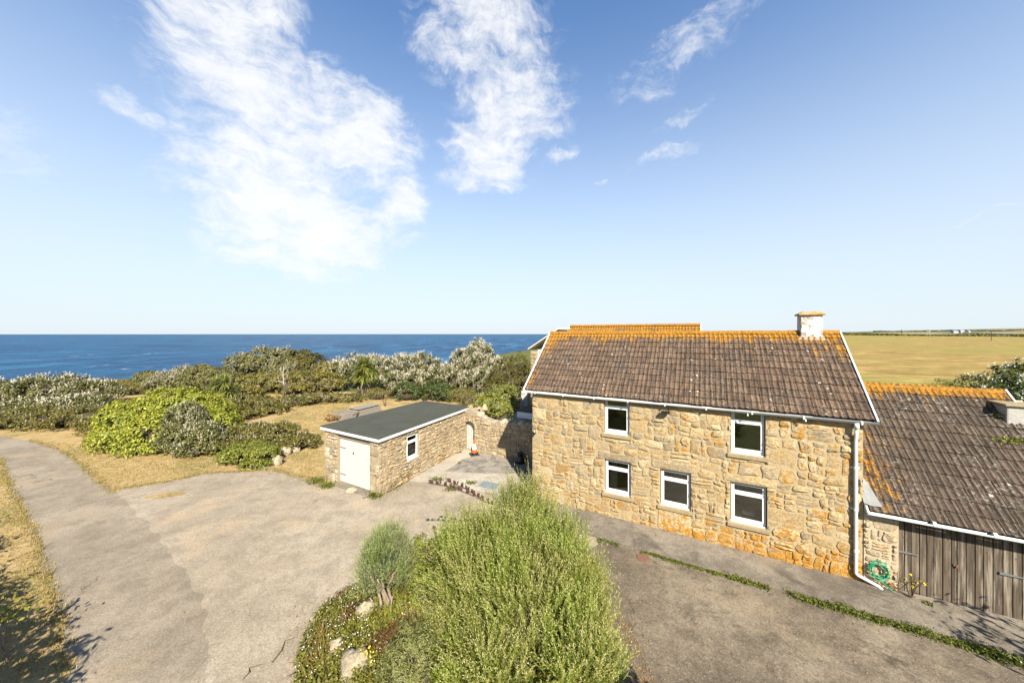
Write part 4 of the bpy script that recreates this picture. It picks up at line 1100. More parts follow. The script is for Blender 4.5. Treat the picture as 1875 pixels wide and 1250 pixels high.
LM = {
 'lime': leaf_mat('lime_leaf', [(.06, .095, .010), (.26, .29, .03), (.46, .46, .07), (.17, .20, .02)], .32, .5, .3),
 'olearia': leaf_mat('olearia_leaf', [(.04, .052, .012), (.10, .108, .03), (.20, .19, .075), (.065, .078, .02)], .22, .6, .2),
 'deep': leaf_mat('deep_green_leaf', [(.028, .045, .010), (.06, .088, .02), (.12, .15, .035)], .25, .5, .3),
 'sage': leaf_mat('sage_leaf', [(.075, .080, .028), (.16, .16, .062), (.26, .25, .115)], .22, .7, .12),
 'olive': leaf_mat('olive_leaf', [(.05, .048, .014), (.115, .105, .03), (.20, .175, .055)], .22, .6, .15),
 'bramble': leaf_mat('bramble_leaf', [(.035, .045, .010), (.10, .105, .022), (.19, .175, .045), (.17, .115, .04)], .22, .6, .15),
 'fresh': leaf_mat('fresh_leaf', [(.06, .085, .012), (.18, .205, .028), (.32, .325, .065)], .28, .5, .3),
 'reed': leaf_mat('reed_blade', [(.20, .18, .06), (.30, .265, .10), (.16, .16, .045)], .3, .7, .1),
 'palm': leaf_mat('palm_blade', [(.07, .10, .018), (.17, .20, .04), (.32, .32, .09)], .3, .5, .3),
 'flax': leaf_mat('flax_blade', [(.10, .12, .04), (.19, .19, .065), (.27, .24, .09)], .25, .5, .3),
 'grass': leaf_mat('grass_blade', [(.30, .22, .085), (.42, .32, .14), (.16, .165, .045), (.48, .38, .19)], .3, .7, .1),
 'green_grass': leaf_mat('green_blade', [(.06, .085, .014), (.12, .15, .024), (.20, .215, .04)], .3, .6, .2),
}
DEADL = leaf_mat('dead_leaf', [(.25, .14, .06), (.36, .22, .10), (.18, .10, .05)], .2)
def flower_mat(name, c1, c2):
    m, g = new_mat(name); r = g.n('NewGeometry').outputs['Random Per Island']; finish(g, g.mix(r, c1, c2), .8, None, spec=.1); return m
LM['bronze'] = leaf_mat('bronze_scrub_leaf', [(.08, .07, .016), (.175, .15, .036), (.275, .24, .07), (.13, .14, .03)], .22, .7, .1)
CREAMF = flower_mat('cream_blossom', (.46, .40, .28), (.78, .72, .60))
WHITEF = flower_mat('white_petal', (.74, .73, .70), (.80, .79, .78))
YELF = flower_mat('yellow_petal', (.70, .52, .03), (.75, .62, .06))
GREYF = flower_mat('faded_blossom', (.30, .26, .18), (.46, .41, .32))

def bush(name, label, cat, spec, mat, n, leaf, fl=None, group=None, csize=None, m=10, asp=.6, base=None, stem=True):
    m = 26
    """spec: list of lobes (image x, top y of lobe, distance Y, half width, half depth, height of lobe base)"""
    lobes = []
    for ix, ty, Y, rx, ry, zb in spec:
        X = (ix-937.5)/625*Y; zt = EYE-(ty-611)*Y/625; rz = max(.25, (zt-zb)/1.75); lobes.append((X, Y, zt-rz, rx, ry, rz))
    a = np.array(lobes); c = a[:, :3].mean(0)
    root = empty(name, (c[0], c[1], float(height(c[0], c[1]))), 0, label, cat, group)
    full = list(lobes); rr_ = random.Random(int(abs(c[0]*31+c[1]*17)))
    for l in lobes:                                                    # knobbly boughs on the main domes
        for k in range(7):
            th = rr_.uniform(0, 6.28); u_ = rr_.uniform(.0, 1.0); ct = math.sqrt(max(0, 1-u_*u_)); f = rr_.uniform(.26, .42)
            full.append((l[0]+l[3]*.80*ct*math.cos(th), l[1]+l[4]*.80*ct*math.sin(th), max(.15, l[2]+l[5]*.74*u_), l[3]*f, l[4]*f, l[5]*f*1.1))
    crown(full, n, leaf, csize or leaf*2.2, m, asp, mat, root, fl=fl, ncore=len(lobes))
    if stem:
        b = MB()
        for l in lobes: b.tube([(c[0]+(l[0]-c[0])*.5-root.location.x, c[1]+(l[1]-c[1])*.5-root.location.y, -.1), (l[0]-root.location.x, l[1]-root.location.y, l[2]+.1)], [.09, .04], 6)
        b.build('stems', BARK, root)
    return root
# far row, left to right
G1 = 'flowering shrubs along the garden edge'
bush('daisy_bush', 'broad pale flowering shrub at the left edge above the bramble bank', 'shrub',
     [(25, 712, 30, 2.6, 2.4, .2), (95, 692, 31, 2.8, 2.4, .2), (165, 704, 31, 2.3, 2.2, .2), (-60, 700, 31, 3, 2.5, .2), (60, 738, 27.5, 2.2, 1.8, .0), (150, 730, 28.5, 2.4, 1.8, .0), (10, 745, 27, 2.2, 1.8, 0)], LM['olearia'], 30000, .17, (CREAMF, 1100, .085), G1)
bush('bramble_bank', 'low brown green bramble bank beside the lane', 'bramble',
     [(30, 762, 24.5, 2.2, 1.6, 0), (100, 758, 24.5, 2.2, 1.7, 0), (165, 748, 24.5, 2, 1.7, 0), (-40, 765, 24.5, 2.4, 1.7, 0), (70, 748, 26, 2.2, 1.6, 0), (200, 760, 23.4, 1.4, 1.4, 0)], LM['bramble'], 20000, .12, (CREAMF, 160, .06), stem=False)
bush('reed_clump', 'yellow green scrub between the flowering shrub and the domed trees', 'scrub',
     [(205, 702, 37, 2, 1.4, .2), (240, 706, 37, 1.6, 1.3, .2), (180, 712, 36, 1.5, 1.3, .2)], LM['reed'], 7000, .22, None, asp=.22, stem=False)
bush('lime_shrub', 'large bright lime green shrub on the dry lawn', 'shrub',
     [(250, 735, 20.6, 1.7, 1.6, 0), (310, 716, 21.2, 1.9, 1.7, .1), (365, 728, 21, 1.6, 1.5, .1), (230, 775, 19.8, 1.35, 1.3, -.2), (290, 760, 19.6, 1.5, 1.3, -.2), (400, 752, 20.6, 1.0, 1.1, .0), (265, 795, 19.2, 1.2, 1.1, -.2)], LM['lime'], 34000, .12)
bush('daisy_bush', 'grey white flowering shrub leaning against the lime green shrub', 'shrub',
     [(340, 742, 19.2, .95, .8, .2), (372, 778, 18.7, .95, .75, -.1), (325, 785, 18.9, .8, .7, -.1), (355, 800, 18.5, .8, .6, -.2), (390, 790, 18.8, .6, .6, 0)], LM['olearia'], 17000, .10, (CREAMF, 620, .045), G1)
bush('bramble_mound', 'bramble mound over a rockery at the lawn edge', 'bramble',
     [(450, 783, 20, 1.4, 1.1, 0), (505, 780, 20.3, 1.5, 1.2, 0), (430, 806, 19, 1.0, .9, 0), (545, 800, 19.7, 1.0, .9, 0), (480, 800, 19.2, 1.1, .9, 0)], LM['bramble'], 16000, .10, (CREAMF, 130, .05), stem=False)
bush('spreading_shrub', 'low flat topped fresh green shrub beside the rockery stones', 'shrub',
     [(455, 812, 17.6, .9, .7, .15), (480, 817, 17.4, .7, .6, .15), (428, 825, 17.5, .65, .6, .1), (470, 845, 16.9, .7, .5, -.1)], LM['fresh'], 9000, .085)
bush('tea_tree', 'small round sage green tree against the sea', 'tree', [(270, 684, 40, 1.2, 1.2, .8), (282, 690, 39.5, 1.0, 1, .6)], LM['sage'], 5000, .16)
bush('daisy_bush', 'pale flowering shrub squeezed between two sage green domes', 'shrub', [(318, 684, 38.5, 1.9, 1.5, .3), (350, 676, 39, 2, 1.6, .3), (300, 700, 37.5, 1.5, 1.4, .2)], LM['olearia'], 9000, .17, (GREYF, 600, .10), G1)
bush('tea_tree', 'broad sage green domed tree behind the lime green shrub', 'tree',
     [(375, 674, 37.5, 2.0, 1.7, .6), (405, 682, 37, 1.7, 1.6, .5), (350, 688, 37, 1.3, 1.3, .4), (428, 692, 37, 1.2, 1.2, .5)], LM['sage'], 12000, .15)
bush('wind_clipped_tree', 'tall wind clipped olive tree group standing highest against the sea', 'tree',
     [(445, 650, 42, 1.7, 1.7, 1.2), (475, 640, 42.5, 2.2, 1.9, 1.2), (512, 642, 42.5, 1.8, 1.8, 1.2), (430, 672, 41.5, 1.2, 1.2, .6), (520, 665, 41, 1.9, 1.6, .6)], LM['sage'], 15000, .18, (GREYF, 260, .12))
bush('wind_clipped_tree', 'dark olive wind clipped dome at the right of the tallest tree group', 'tree', [(548, 644, 43, 1.8, 1.7, 1.0), (575, 650, 43, 1.5, 1.5, .9), (538, 662, 42, 1.6, 1.5, .6)], LM['olive'], 11000, .17)
bush('scrub_bank', 'bronze green scrub under the wind clipped trees', 'scrub',
     [(450, 688, 38, 2, 1.5, 0), (490, 684, 38.5, 2.2, 1.5, 0), (560, 682, 39, 2.2, 1.6, 0), (600, 686, 39, 2, 1.6, 0), (610, 664, 41, 1.8, 1.6, .2), (530, 694, 37, 1.8, 1.4, 0), (440, 708, 34, 1.8, 1.4, 0)], LM['bronze'], 18000, .16, (GREYF, 160, .09), stem=False)
bush('daisy_bush', 'cream flowering shrub behind the larger palm', 'shrub', [(655, 652, 41, 2.2, 1.7, .3), (690, 656, 41, 2, 1.7, .3), (625, 662, 41, 1.6, 1.5, .2)], LM['olearia'], 11000, .17, (CREAMF, 700, .10), G1)
bush('daisy_bush', 'long cream flowering shrub between the palm and the tallest blossom', 'shrub',
     [(735, 654, 38, 2.0, 1.6, .2), (775, 652, 38.5, 2.2, 1.7, .2), (720, 680, 36.5, 1.7, 1.4, 0), (762, 685, 36, 1.9, 1.4, 0), (808, 672, 37, 1.8, 1.5, .1), (740, 705, 35, 1.5, 1.1, -.1)], LM['olearia'], 20000, .16, (CREAMF, 1500, .085), G1)
bush('daisy_bush', 'tallest cream flowering shrub rising above the sea horizon side', 'shrub',
     [(875, 631, 37, 1.7, 1.5, .8), (852, 645, 37, 1.7, 1.5, .5), (895, 652, 36.5, 1.6, 1.4, .4), (835, 665, 36.5, 1.5, 1.3, .1), (872, 678, 35.5, 1.8, 1.3, 0), (905, 672, 35.5, 1.2, 1.1, .1)], LM['olearia'], 18000, .16, (CREAMF, 1800, .085), G1)
bush('evergreen_shrub', 'glossy deep green shrub below the long flowering hedge', 'shrub', [(745, 702, 34, 1.3, 1, -.1), (800, 700, 34, 1.3, 1, -.1), (818, 712, 33.5, .9, .9, -.1)], LM['deep'], 7000, .15)
bush('dark_hedge', 'dark olive hedge to the left of the cottage sunroom', 'hedge',
     [(925, 662, 33, 1.5, 1.5, .2), (950, 650, 33.5, 1.3, 1.4, .4), (966, 668, 32, 1.0, 1.2, 0), (935, 690, 31, 1.3, 1.2, -.1), (908, 694, 31.5, 1.2, 1.1, -.1)], LM['olive'], 16000, .11)
bush('garden_shrub', 'bright green garden shrub with small white flowers behind the arched wall', 'shrub',
     [(895, 722, 25.5, 1.1, 1, 0), (918, 708, 26.5, .95, 1, .1), (933, 704, 27.5, .6, .8, .2), (915, 735, 24.8, .9, .8, -.1), (882, 740, 24.8, .7, .7, -.1)], LM['fresh'], 14000, .10, (WHITEF, 130, .04))
bush('low_scrub', 'low scrub along the upper edge of the dry lawn', 'scrub',
     [(x, y, Y, 1.5, 1.0, -.1) for x, y, Y in ((445, 728, 31, ), (480, 732, 30), (520, 728, 31), (560, 724, 32), (600, 722, 33), (640, 724, 33.5), (455, 746, 27.5), (430, 750, 26), (495, 742, 28.5), (420, 735, 28))], LM['bramble'], 18000, .13, (CREAMF, 180, .06), stem=False)
bush('low_scrub', 'dry grassy scrub between the flowering hedge and the arched wall', 'scrub', [(845, 715, 33, 1.2, .9, 0), (860, 722, 31, 1, .8, 0), (690, 715, 34.5, 1.2, .9, -.1), (870, 738, 28.5, .8, .7, -.1)], LM['reed'], 6000, .16, None, asp=.2, stem=False)
# trees beyond the garage roof
bush('seaside_tree', 'dark green tree with white blossom behind the garage roof', 'tree',
     [(1792, 692, 16, .9, .8, .9), (1830, 682, 16, 1.0, .9, .9), (1865, 694, 15.5, 1.0, .9, .9), (1775, 705, 15.2, .6, .6, .6), (1880, 668, 17, 1.1, 1, 1.5), (1850, 712, 15, 1.0, .8, .5), (1925, 690, 16, 1.4, 1.2, .8)], LM['deep'], 15000, .11, (WHITEF, 360, .05))
bush('tamarisk', 'small feathery light green shrub left of the blossoming tree beyond the ridge', 'shrub', [(1728, 704, 16.5, .6, .5, .9), (1748, 699, 16.5, .45, .5, .9), (1705, 712, 16.5, .4, .4, .9)], LM['fresh'], 5000, .09, None, asp=.25)

# ------------------------------------------------------------------ strap leaved plants
def straps(C, D, L, w, mat, name, parent, droop=.6, seg=4, kind=None):
    """curved blades from points C towards D"""
    n = len(C); side = unit(np.cross(D, np.array((0, 0, 1.0))+.01*rng.normal(size=(n, 3))))
    V = np.zeros((n, 2*(seg+1), 3)); L = np.asarray(L)*np.ones(n)
    for k in range(seg+1):
        t = k/seg; ww = w*(1-t**2)*.5+w*.04
        p = C+D*(L*t)[:, None]-np.array((0, 0, 1.0))*(droop*L*t*t*np.linalg.norm(D[:, :2], axis=1))[:, None]
        V[:, 2*k] = p-side*ww; V[:, 2*k+1] = p+side*ww
    F = []
    base = np.arange(n)[:, None]*(2*(seg+1))
    Fs = np.concatenate([base+np.array([2*k, 2*k+1, 2*k+3, 2*k+2]) for k in range(seg)], 0)
    V = V.reshape(-1, 3)
    if parent is not None and parent.type == 'EMPTY': V = V-np.array(parent.location)
    o = link(name, raw_mesh(name, V, Fs, mat), parent)
    if kind: o['kind'] = kind
    return o
def palm(label, ix, iy, h, heads, mat='palm', group='cabbage palms', bl=1.1):
    p = P(ix, iy); root = empty('cabbage_palm', tuple(p), 0, label, 'palm', group)
    for dx, dy, hh in heads:
        top = p+np.array((dx, dy, h*hh)); pts = [Vector((dx*.25, dy*.25, 0)), Vector((dx*.6, dy*.6, h*hh*.5)), Vector((dx, dy, h*hh))]
        MB().tube(pts, [.14, .10, .08], 8).build('trunk', BARK, root, None, True)
        n = 150; d = rdir(n); d[:, 2] = np.abs(d[:, 2])*1.1-.35; d = unit(d)
        straps(np.repeat(top[None], n, 0)+d*.05, d, bl*(.85+.5*rng.random(n)), .12, LM[mat], 'fronds', root, .35)
palm('larger cabbage palm with several heads beside the flowering hedge', 668, 728, 3.5, [(0, 0, .9), (-.7, .2, .7), (.6, .3, .78), (.15, -.3, .62), (-.3, .3, 1.0)])
palm('smaller cabbage palm in the scrub behind the lime green shrub', 412, 742, 2.2, [(0, 0, .95), (-1.0, .2, .85), (.5, -.2, .6)], bl=.9)
def flax(label, ix, iy, n, L, w=.11, mat='flax'):
    p = P(ix, iy); root = empty('flax_clump', tuple(p), 0, label, 'plant', 'flax clumps in the scrub')
    d = rdir(n); d[:, 2] = np.abs(d[:, 2])+.55; d = unit(d); c = p+np.stack([rng.normal(size=n)*.12, rng.normal(size=n)*.12, np.zeros(n)], 1)
    straps(c, d, L*(.6+.5*rng.random(n)), w, LM[mat], 'leaves', root, .35); return root
flax('spiky flax clump at the foot of the dead tree', 475, 728, 90, 1.5)
flax('spiky flax clump left of the larger palm', 608, 712, 110, 1.9, .12)
flax('spiky flax clump in front of the tallest flowering shrub', 852, 730, 60, 1.2)
def dead_tree():
    p = P(519, 724); root = empty('dead_tree', tuple(p), 0, 'bleached dead tree with bare forked branches among the scrub', 'dead tree')
    b = MB().tube([(0, 0, 0), (.05, 0, 1.2), (-.05, .05, 2.2), (.02, 0, 3.2)], [.10, .08, .055, .02], 8).build('trunk', DEADWOOD, root, None, True)
    rn = random.Random(8); b = MB()
    for z, dx, dz in ((1.3, -.8, .7), (1.6, .7, .9), (1.9, -.6, .8), (2.1, .55, .7), (2.4, -.4, .7), (1.1, .5, .3), (2.6, .3, .6), (1.5, -.95, .1), (1.75, .85, .15)):
        q = [(0, 0, z), (dx*.5, rn.uniform(-.2, .2), z+dz*.4), (dx, rn.uniform(-.3, .3), z+dz)]
        b.tube(q, [.04, .028, .012], 6); b.tube([q[1], (dx*.6+rn.uniform(-.3, .3), .2, z+dz*.4+.45)], [.022, .01], 5)
    b.build('branches', DEADWOOD, root)
dead_tree()

# ------------------------------------------------------------------ rocks
ROCK = stone_mat('lichened_rock', None, [(.31, .265, .195), (.26, .225, .17), (.36, .31, .235)], None, .8)
def rock(p, sx, sy, sz, label, rot=0, group=None, name='rock', seed=0):
    V = []; F = []; nu, nv = 14, 9
    for a in range(nv+1):
        for q in range(nu):
            th = math.pi*a/nv; ph = 2*math.pi*q/nu; d = (math.sin(th)*math.cos(ph), math.sin(th)*math.sin(ph), math.cos(th))
            k = 1+.5*mnoise.noise((d[0]*1.3+seed, d[1]*1.3, d[2]*1.3))+.26*mnoise.noise((d[0]*3.5, d[1]*3.5+seed, d[2]*3.5))
            dd = [math.copysign(abs(c)**.88, c) for c in d]
            V.append((dd[0]*sx*k, dd[1]*sy*k, dd[2]*sz*k))
    F = [(a*nu+q, (a+1)*nu+q, (a+1)*nu+(q+1) % nu, a*nu+(q+1) % nu) for a in range(nv) for q in range(nu)]
    o = link(name, raw_mesh(name, V, F, ROCK, True)); o.location = (p[0], p[1], p[2]+sz*.55); o.rotation_euler = (0, 0, rot)
    return tag(o, label, 'rock', group)
rock(P(667, 1134, .22), .19, .17, .24, 'upright pale rock under the small grey bush', .4, 'rocks in the planting bed', seed=1)
rock(P(650, 1232, .22), .26, .22, .27, 'larger lichened rock lowest in the planting bed', 1.0, 'rocks in the planting bed', seed=2)
rock(P(617, 1190, .22), .14, .12, .14, 'small grey rock half hidden in the bed plants', .2, 'rocks in the planting bed', seed=3)
rock(P(644, 900), .22, .16, .10, 'flat pale stone in front of the white shed doors', .2, seed=4)
for k, (ix, iy, sx, sz, lb) in enumerate(((507, 850, .24, .30, 'lowest pale stone of the lawn rockery'), (524, 832, .26, .26, 'middle angular stone of the lawn rockery'), (543, 826, .26, .24, 'right hand stone of the lawn rockery'), (522, 816, .2, .2, 'uppermost stone of the lawn rockery'), (498, 826, .2, .2, 'stone of the lawn rockery beside the fresh green shrub'))):
    rock(P(ix, iy), sx, sx*.8, sz, lb, k, 'stones of the lawn rockery', seed=5+k)

# ------------------------------------------------------------------ planting bed and its shrubs
bed_pts = [P(*p) for p in [(535, 1290), (545, 1200), (565, 1150), (590, 1112), (625, 1085), (655, 1072), (700, 1050), (760, 1010), (820, 978), (900, 955), (980, 955), (1050, 985), (1095, 1040), (1112, 1120), (1110, 1200), (1100, 1300), (1060, 1500), (700, 1600), (540, 1420)]]
bc = np.mean(np.array(bed_pts)[:, :2], 0)
def bed_h(x, y):
    return .42
def inside(poly, x, y):
    n = len(poly); c = np.zeros(len(x), bool)
    for i in range(n):
        x1, y1 = poly[i][:2]; x2, y2 = poly[(i+1) % n][:2]
        t = ((y1 > y) != (y2 > y)) & (x < (x2-x1)*(y-y1)/((y2-y1) if y2 != y1 else 1e-9)+x1); c ^= t
    return c
def edge_dist(poly, x, y):
    d = np.full(len(x), 1e9); n = len(poly)
    for i in range(n):
        a = np.array(poly[i][:2]); b = np.array(poly[(i+1) % n][:2]); ab = b-a
        t = np.clip(((x-a[0])*ab[0]+(y-a[1])*ab[1])/(ab@ab), 0, 1); d = np.minimum(d, np.hypot(x-a[0]-t*ab[0], y-a[1]-t*ab[1]))
    return d
def mound(poly, x, y): return .34*sstep(0, 1.1, edge_dist(poly, x, y))
def bed():
    xs = np.array(bed_pts)
    n = len(bed_pts); V = []; F = []
    for k, f in enumerate((1.0, .9, .78, .6, .35, .01)):
        q = bc+(xs[:, :2]-bc)*f; z = mound(bed_pts, q[:, 0], q[:, 1])+.012 if k else np.full(n, .0)
        V += [(q[i, 0], q[i, 1], z[i]) for i in range(n)]
    F = [(k*n+i, k*n+(i+1) % n, (k+1)*n+(i+1) % n, (k+1)*n+i) for k in range(5) for i in range(n)]
    o = link('planting_bed', raw_mesh('planting_bed', V, F, GM['soil'], True)); tag(o, kind='structure')
    N = 60000; x = rng.uniform(-6, 3, N); y = rng.uniform(4.2, 12, N); ok = inside(bed_pts, x, y); x, y = x[ok], y[ok]; z = mound(bed_pts, x, y)
    p = np.stack([x, y, z], 1)
    nz = np.array([mnoise.noise((a*1.1, b*1.1, 2.0)) for a, b in zip(x, y)])
    for nm, sel, mt, sz, asp in (('ground_cover_plants', nz > -.14, BEDL, .055, .5), ('ground_cover_plants', nz <= -.14, BEDR, .05, .4)):
        q = p[sel]; q = np.repeat(q, 3, 0); q = q+np.stack([rng.normal(size=len(q))*.035, rng.normal(size=len(q))*.035, rng.random(len(q))*.16], 1)
        o = leaves(nm, q, unit(rdir(len(q))+np.array((0, 0, .9))), sz, asp, mt, None, kind='stuff')
    fz = np.array([mnoise.noise((a*.9+5, b*.9, 7.0)) for a, b in zip(x, y)]); q = p[(fz > -.05) & (rng.random(len(x)) < .09)]
    q = q+np.array((0, 0, 1))*(.14+.08*rng.random((len(q), 1)))
    leaves('daisies', q, unit(rdir(len(q))*.4+np.array((0, -.3, 1))), .020, .9, WHITEF, None, kind='stuff')
BEDL = leaf_mat('bed_leaf', [(.06, .085, .012), (.15, .175, .025), (.24, .235, .05), (.15, .12, .03)], .3)
BEDR = leaf_mat('bed_russet', [(.12, .06, .022), (.19, .105, .035), (.10, .085, .022), (.23, .17, .05)], .3)
bed()
def grassy(label, ix, iy, n, L, mat, z=.2, spread=.18, name='iris_clump', cat='plant', group=None, w=.022, dz=.5):
    p = P(ix, iy, z); root = empty(name, tuple(p), 0, label, cat, group)
    d = rdir(n); d[:, 2] = np.abs(d[:, 2])+dz; d = unit(d); c = p+np.stack([rng.normal(size=n)*spread, rng.normal(size=n)*spread, np.zeros(n)-.02], 1)
    straps(c, d, L*(.6+.6*rng.random(n)), w, mat, 'leaves', root, .7); return root
IRIS = leaf_mat('iris_blade', [(.13, .14, .03), (.20, .17, .04), (.26, .15, .05), (.10, .13, .03)], .3)
YEL = leaf_mat('yellow_blade', [(.24, .26, .04), (.33, .32, .06), (.16, .22, .03)], .35)
GI = 'sword leaved clumps in the bed'
grassy('rusty green sword leaved clump at the left rim of the bed', 604, 1165, 120, .42, IRIS, .2, .22, group=GI)
grassy('rusty green sword leaved clump lower on the left rim', 590, 1205, 100, .36, IRIS, .2, .2, group=GI)
grassy('yellow green sword leaved clump right of the small grey bush', 752, 1125, 150, .55, YEL, .3, .22, group=GI)
grassy('yellow green tuft between the two bushes', 725, 1115, 90, .4, YEL, .3, .15, group=GI)

def sprig_shrub(root, lobes, n, L, mat_tip, sway, leaflet=.045, ll=12, lw=.011, name='foliage', upness=.8, zmin=-.5, lo=.55):
    """feathery upright sprays: a thin stem with narrow leaflets up both sides, kept as one crown"""
    tuft = 14
    pc, nc = lobe_points(lobes, n//tuft, lo, 1.05, zmin); k = np.repeat(np.arange(len(pc)), tuft); n = len(k)
    dc = unit(nc*.75+np.array((0, 0, upness))+sway+rng.normal(size=nc.shape)*.25)
    p = pc[k]+rng.normal(size=(n, 3))*L*.20+dc[k]*rng.normal(size=(n, 1))*L*.25; nn = nc[k]
    d = unit(dc[k]+rng.normal(size=(n, 3))*.12); ln = L*(.55+.75*rng.random(n))
    bend = unit(rng.normal(size=(n, 3)))*.10+np.array((0, 0, .12))
    side = unit(np.cross(d, rdir(n))); oth = np.cross(d, side)
    V = []; tris = []
    base = p-d*(ln*.55)[:, None]
    pt = lambda t: base+d*(ln*t)[:, None]+bend*(ln*t*t)[:, None]
    Vs = [base-side*.004, base+side*.004, pt(1.0)]
    for k in range(ll):
        t = .12+.86*(k+rng.random()*.5)/ll; a = 2.4*k; o = side*math.cos(a)+oth*math.sin(a); q = pt(t); ql = leaflet*(1.15-.55*t)*(.8+.4*rng.random((n, 1)))
        dirn = unit(o*.8+d*.75); wv = np.cross(dirn, d); Vs += [q-wv*lw*.5, q+wv*lw*.5, q+dirn*ql]
    V = np.stack(Vs, 1)                                               # n, 3*(ll+1), 3
    V = V.reshape(-1, 3)-np.array(root.location)
    F = np.arange(len(V)).reshape(-1, 3)
    o = link(name, raw_mesh(name, V, F, mat_tip), root)
    tint = np.repeat(rng.random(n), (ll+1)*3)
    tt = np.tile(np.concatenate([[0, 0, 1]]+[[.12+.86*k/ll]*3 for k in range(ll)]), n)
    a = o.data.attributes.new('spray', 'FLOAT', 'POINT'); a.data.foreach_set('value', tint.astype(np.float32))
    a = o.data.attributes.new('along', 'FLOAT', 'POINT'); a.data.foreach_set('value', tt.astype(np.float32))
    return o
def spray_mat(name, stops, tipcol):
    m, g = new_mat(name); s = g.n('Attribute', {'attribute_name': 'spray'}).outputs['Fac']; t = g.n('Attribute', {'attribute_name': 'along'}).outputs['Fac']
    c = g.ramp(s, stops); c = g.mix(g.ss(t, .40, 1.0, 0, .8), c, tipcol)
    v = co(g); c = g.mix(g.ss(g.noise(v, 1.1, 3), .40, .66, 0, .6), c, g.mix(1.0, c, (.85, 1.15, .55), 'MULTIPLY'))
    c = dim(g, c)
    b = g.n('BsdfPrincipled', Base_Color=c, Roughness=.7); b.inputs['Specular IOR Level'].default_value = .15
    tr = g.n('BsdfTranslucent', Color=c); mx = g.n('MixShader', i0=.35, i1=b.outputs[0], i2=tr.outputs[0])
    o = g.n('OutputMaterial'); g.L.new(mx.outputs[0], o.inputs[0]); return m
def big_bush():
    root = empty('feathery_shrub', (.2, 6.9, .2), 0, 'huge feathery yellow green shrub in the middle foreground bed', 'shrub')
    mt = spray_mat('feathery_spray', [(0, (.085, .115, .012)), (.35, (.19, .215, .03)), (.7, (.30, .295, .07)), (1, (.13, .17, .02))], (.58, .53, .22))
    lobes = [(.2, 7.6, 1.75, 1.05, 1.0, 1.30), (-.55, 7.2, 1.5, 1.0, .95, 1.15), (.85, 7.3, 1.5, 1.0, .95, 1.15), (-1.0, 6.9, 1.25, .75, .75, 1.15), (1.2, 6.7, 1.05, .75, .85, 1.05),
             (.2, 6.3, 1.1, 1.15, .9, 1.2), (-.30, 5.8, .8, .80, .8, 1.0), (.8, 5.8, .8, .9, .8, 1.0), (-.95, 6.2, .6, .55, .65, .85), (.3, 8.1, 1.95, .75, .7, 1.05), (1.4, 6.2, .8, .5, .7, .8), (-.9, 7.7, 1.5, .75, .7, 1.0)]
    sprig_shrub(root, lobes, 8800, .52, mt, np.array((-.12, .05, 0)), .062, 15, .020)
    rn = random.Random(2); b = MB()
    for l in lobes:
        for k in range(3):
            e = (l[0]+rn.uniform(-.4, .4)-root.location.x, l[1]+rn.uniform(-.4, .4)-root.location.y, l[2]+l[5]*rn.uniform(.2, .7)-root.location.z); b.tube([(rn.uniform(-.2, .2), rn.uniform(-.2, .2), -.1), (e[0]*.5, e[1]*.5, e[2]*.45), e], [.05, .03, .012], 6)
    b.build('stems', BARK, root)
big_bush()
def small_bush():
    p = P(702, 1118, .22); root = empty('silvery_shrub', tuple(p), 0, 'small silvery green shrub on bare twisted stems left of the huge shrub', 'shrub')
    mt = spray_mat('silver_spray', [(0, (.14, .165, .06)), (.5, (.19, .205, .085)), (1, (.23, .235, .11))], (.52, .53, .27))
    c = p+np.array((.03, .12, 0))
    lobes = [(c[0], c[1], 1.28, .56, .55, .62), (c[0]-.22, c[1]-.05, 1.1, .42, .45, .5), (c[0]+.25, c[1], 1.15, .42, .45, .52), (c[0]+.05, c[1], 1.55, .42, .42, .5)]
    sprig_shrub(root, lobes, 3600, .32, mt, np.array((0, 0, 0)), .036, 12, .013)
    b = MB(); rn = random.Random(5)
    for k in range(7):
        a = rn.uniform(0, 6.28); e = (.3*math.cos(a), .3*math.sin(a), .95); b.tube([(.07*math.cos(a), .07*math.sin(a), -.1), (.16*math.cos(a+.8), .14*math.sin(a+.8), .3), (.14*math.cos(a), .12*math.sin(a), .6), e], [.04, .032, .028, .012], 6)
    b.tube([(0, 0, .05), (-.2, -.1, .28), (-.26, -.12, .4)], [.03, .02, .01], 6); b.tube([(.1, 0, .05), (.22, -.1, .25), (.24, -.1, .42)], [.03, .02, .012], 6)
    b.build('stems', DEADWOOD2, root, None, True)
DEADWOOD2 = plain('pinkish_bark', (.33, .25, .19), .9, .3, 12, .5)
small_bush()
bush('euphorbia', 'yellow green leafy plant between the silvery shrub and the huge shrub', 'plant', [(772, 985, 8.4, .28, .3, .6), (765, 1010, 8.2, .26, .3, .4), (770, 1045, 8.0, .3, .3, .1)], leaf_mat('euphorbia_leaf', [(.14, .17, .02), (.24, .26, .035), (.09, .11, .025)], .35), 3500, .05)
bush('feathery_shrub', 'low grey green feathery offshoot at the lower left of the huge shrub', 'shrub', [(745, 1150, 6.1, .30, .35, .1), (735, 1190, 5.7, .35, .35, .1), (770, 1165, 5.9, .3, .35, .1)], leaf_mat('offshoot_leaf', [(.12, .15, .05), (.19, .21, .08), (.25, .25, .11)], .3), 6000, .06, None, asp=.22)
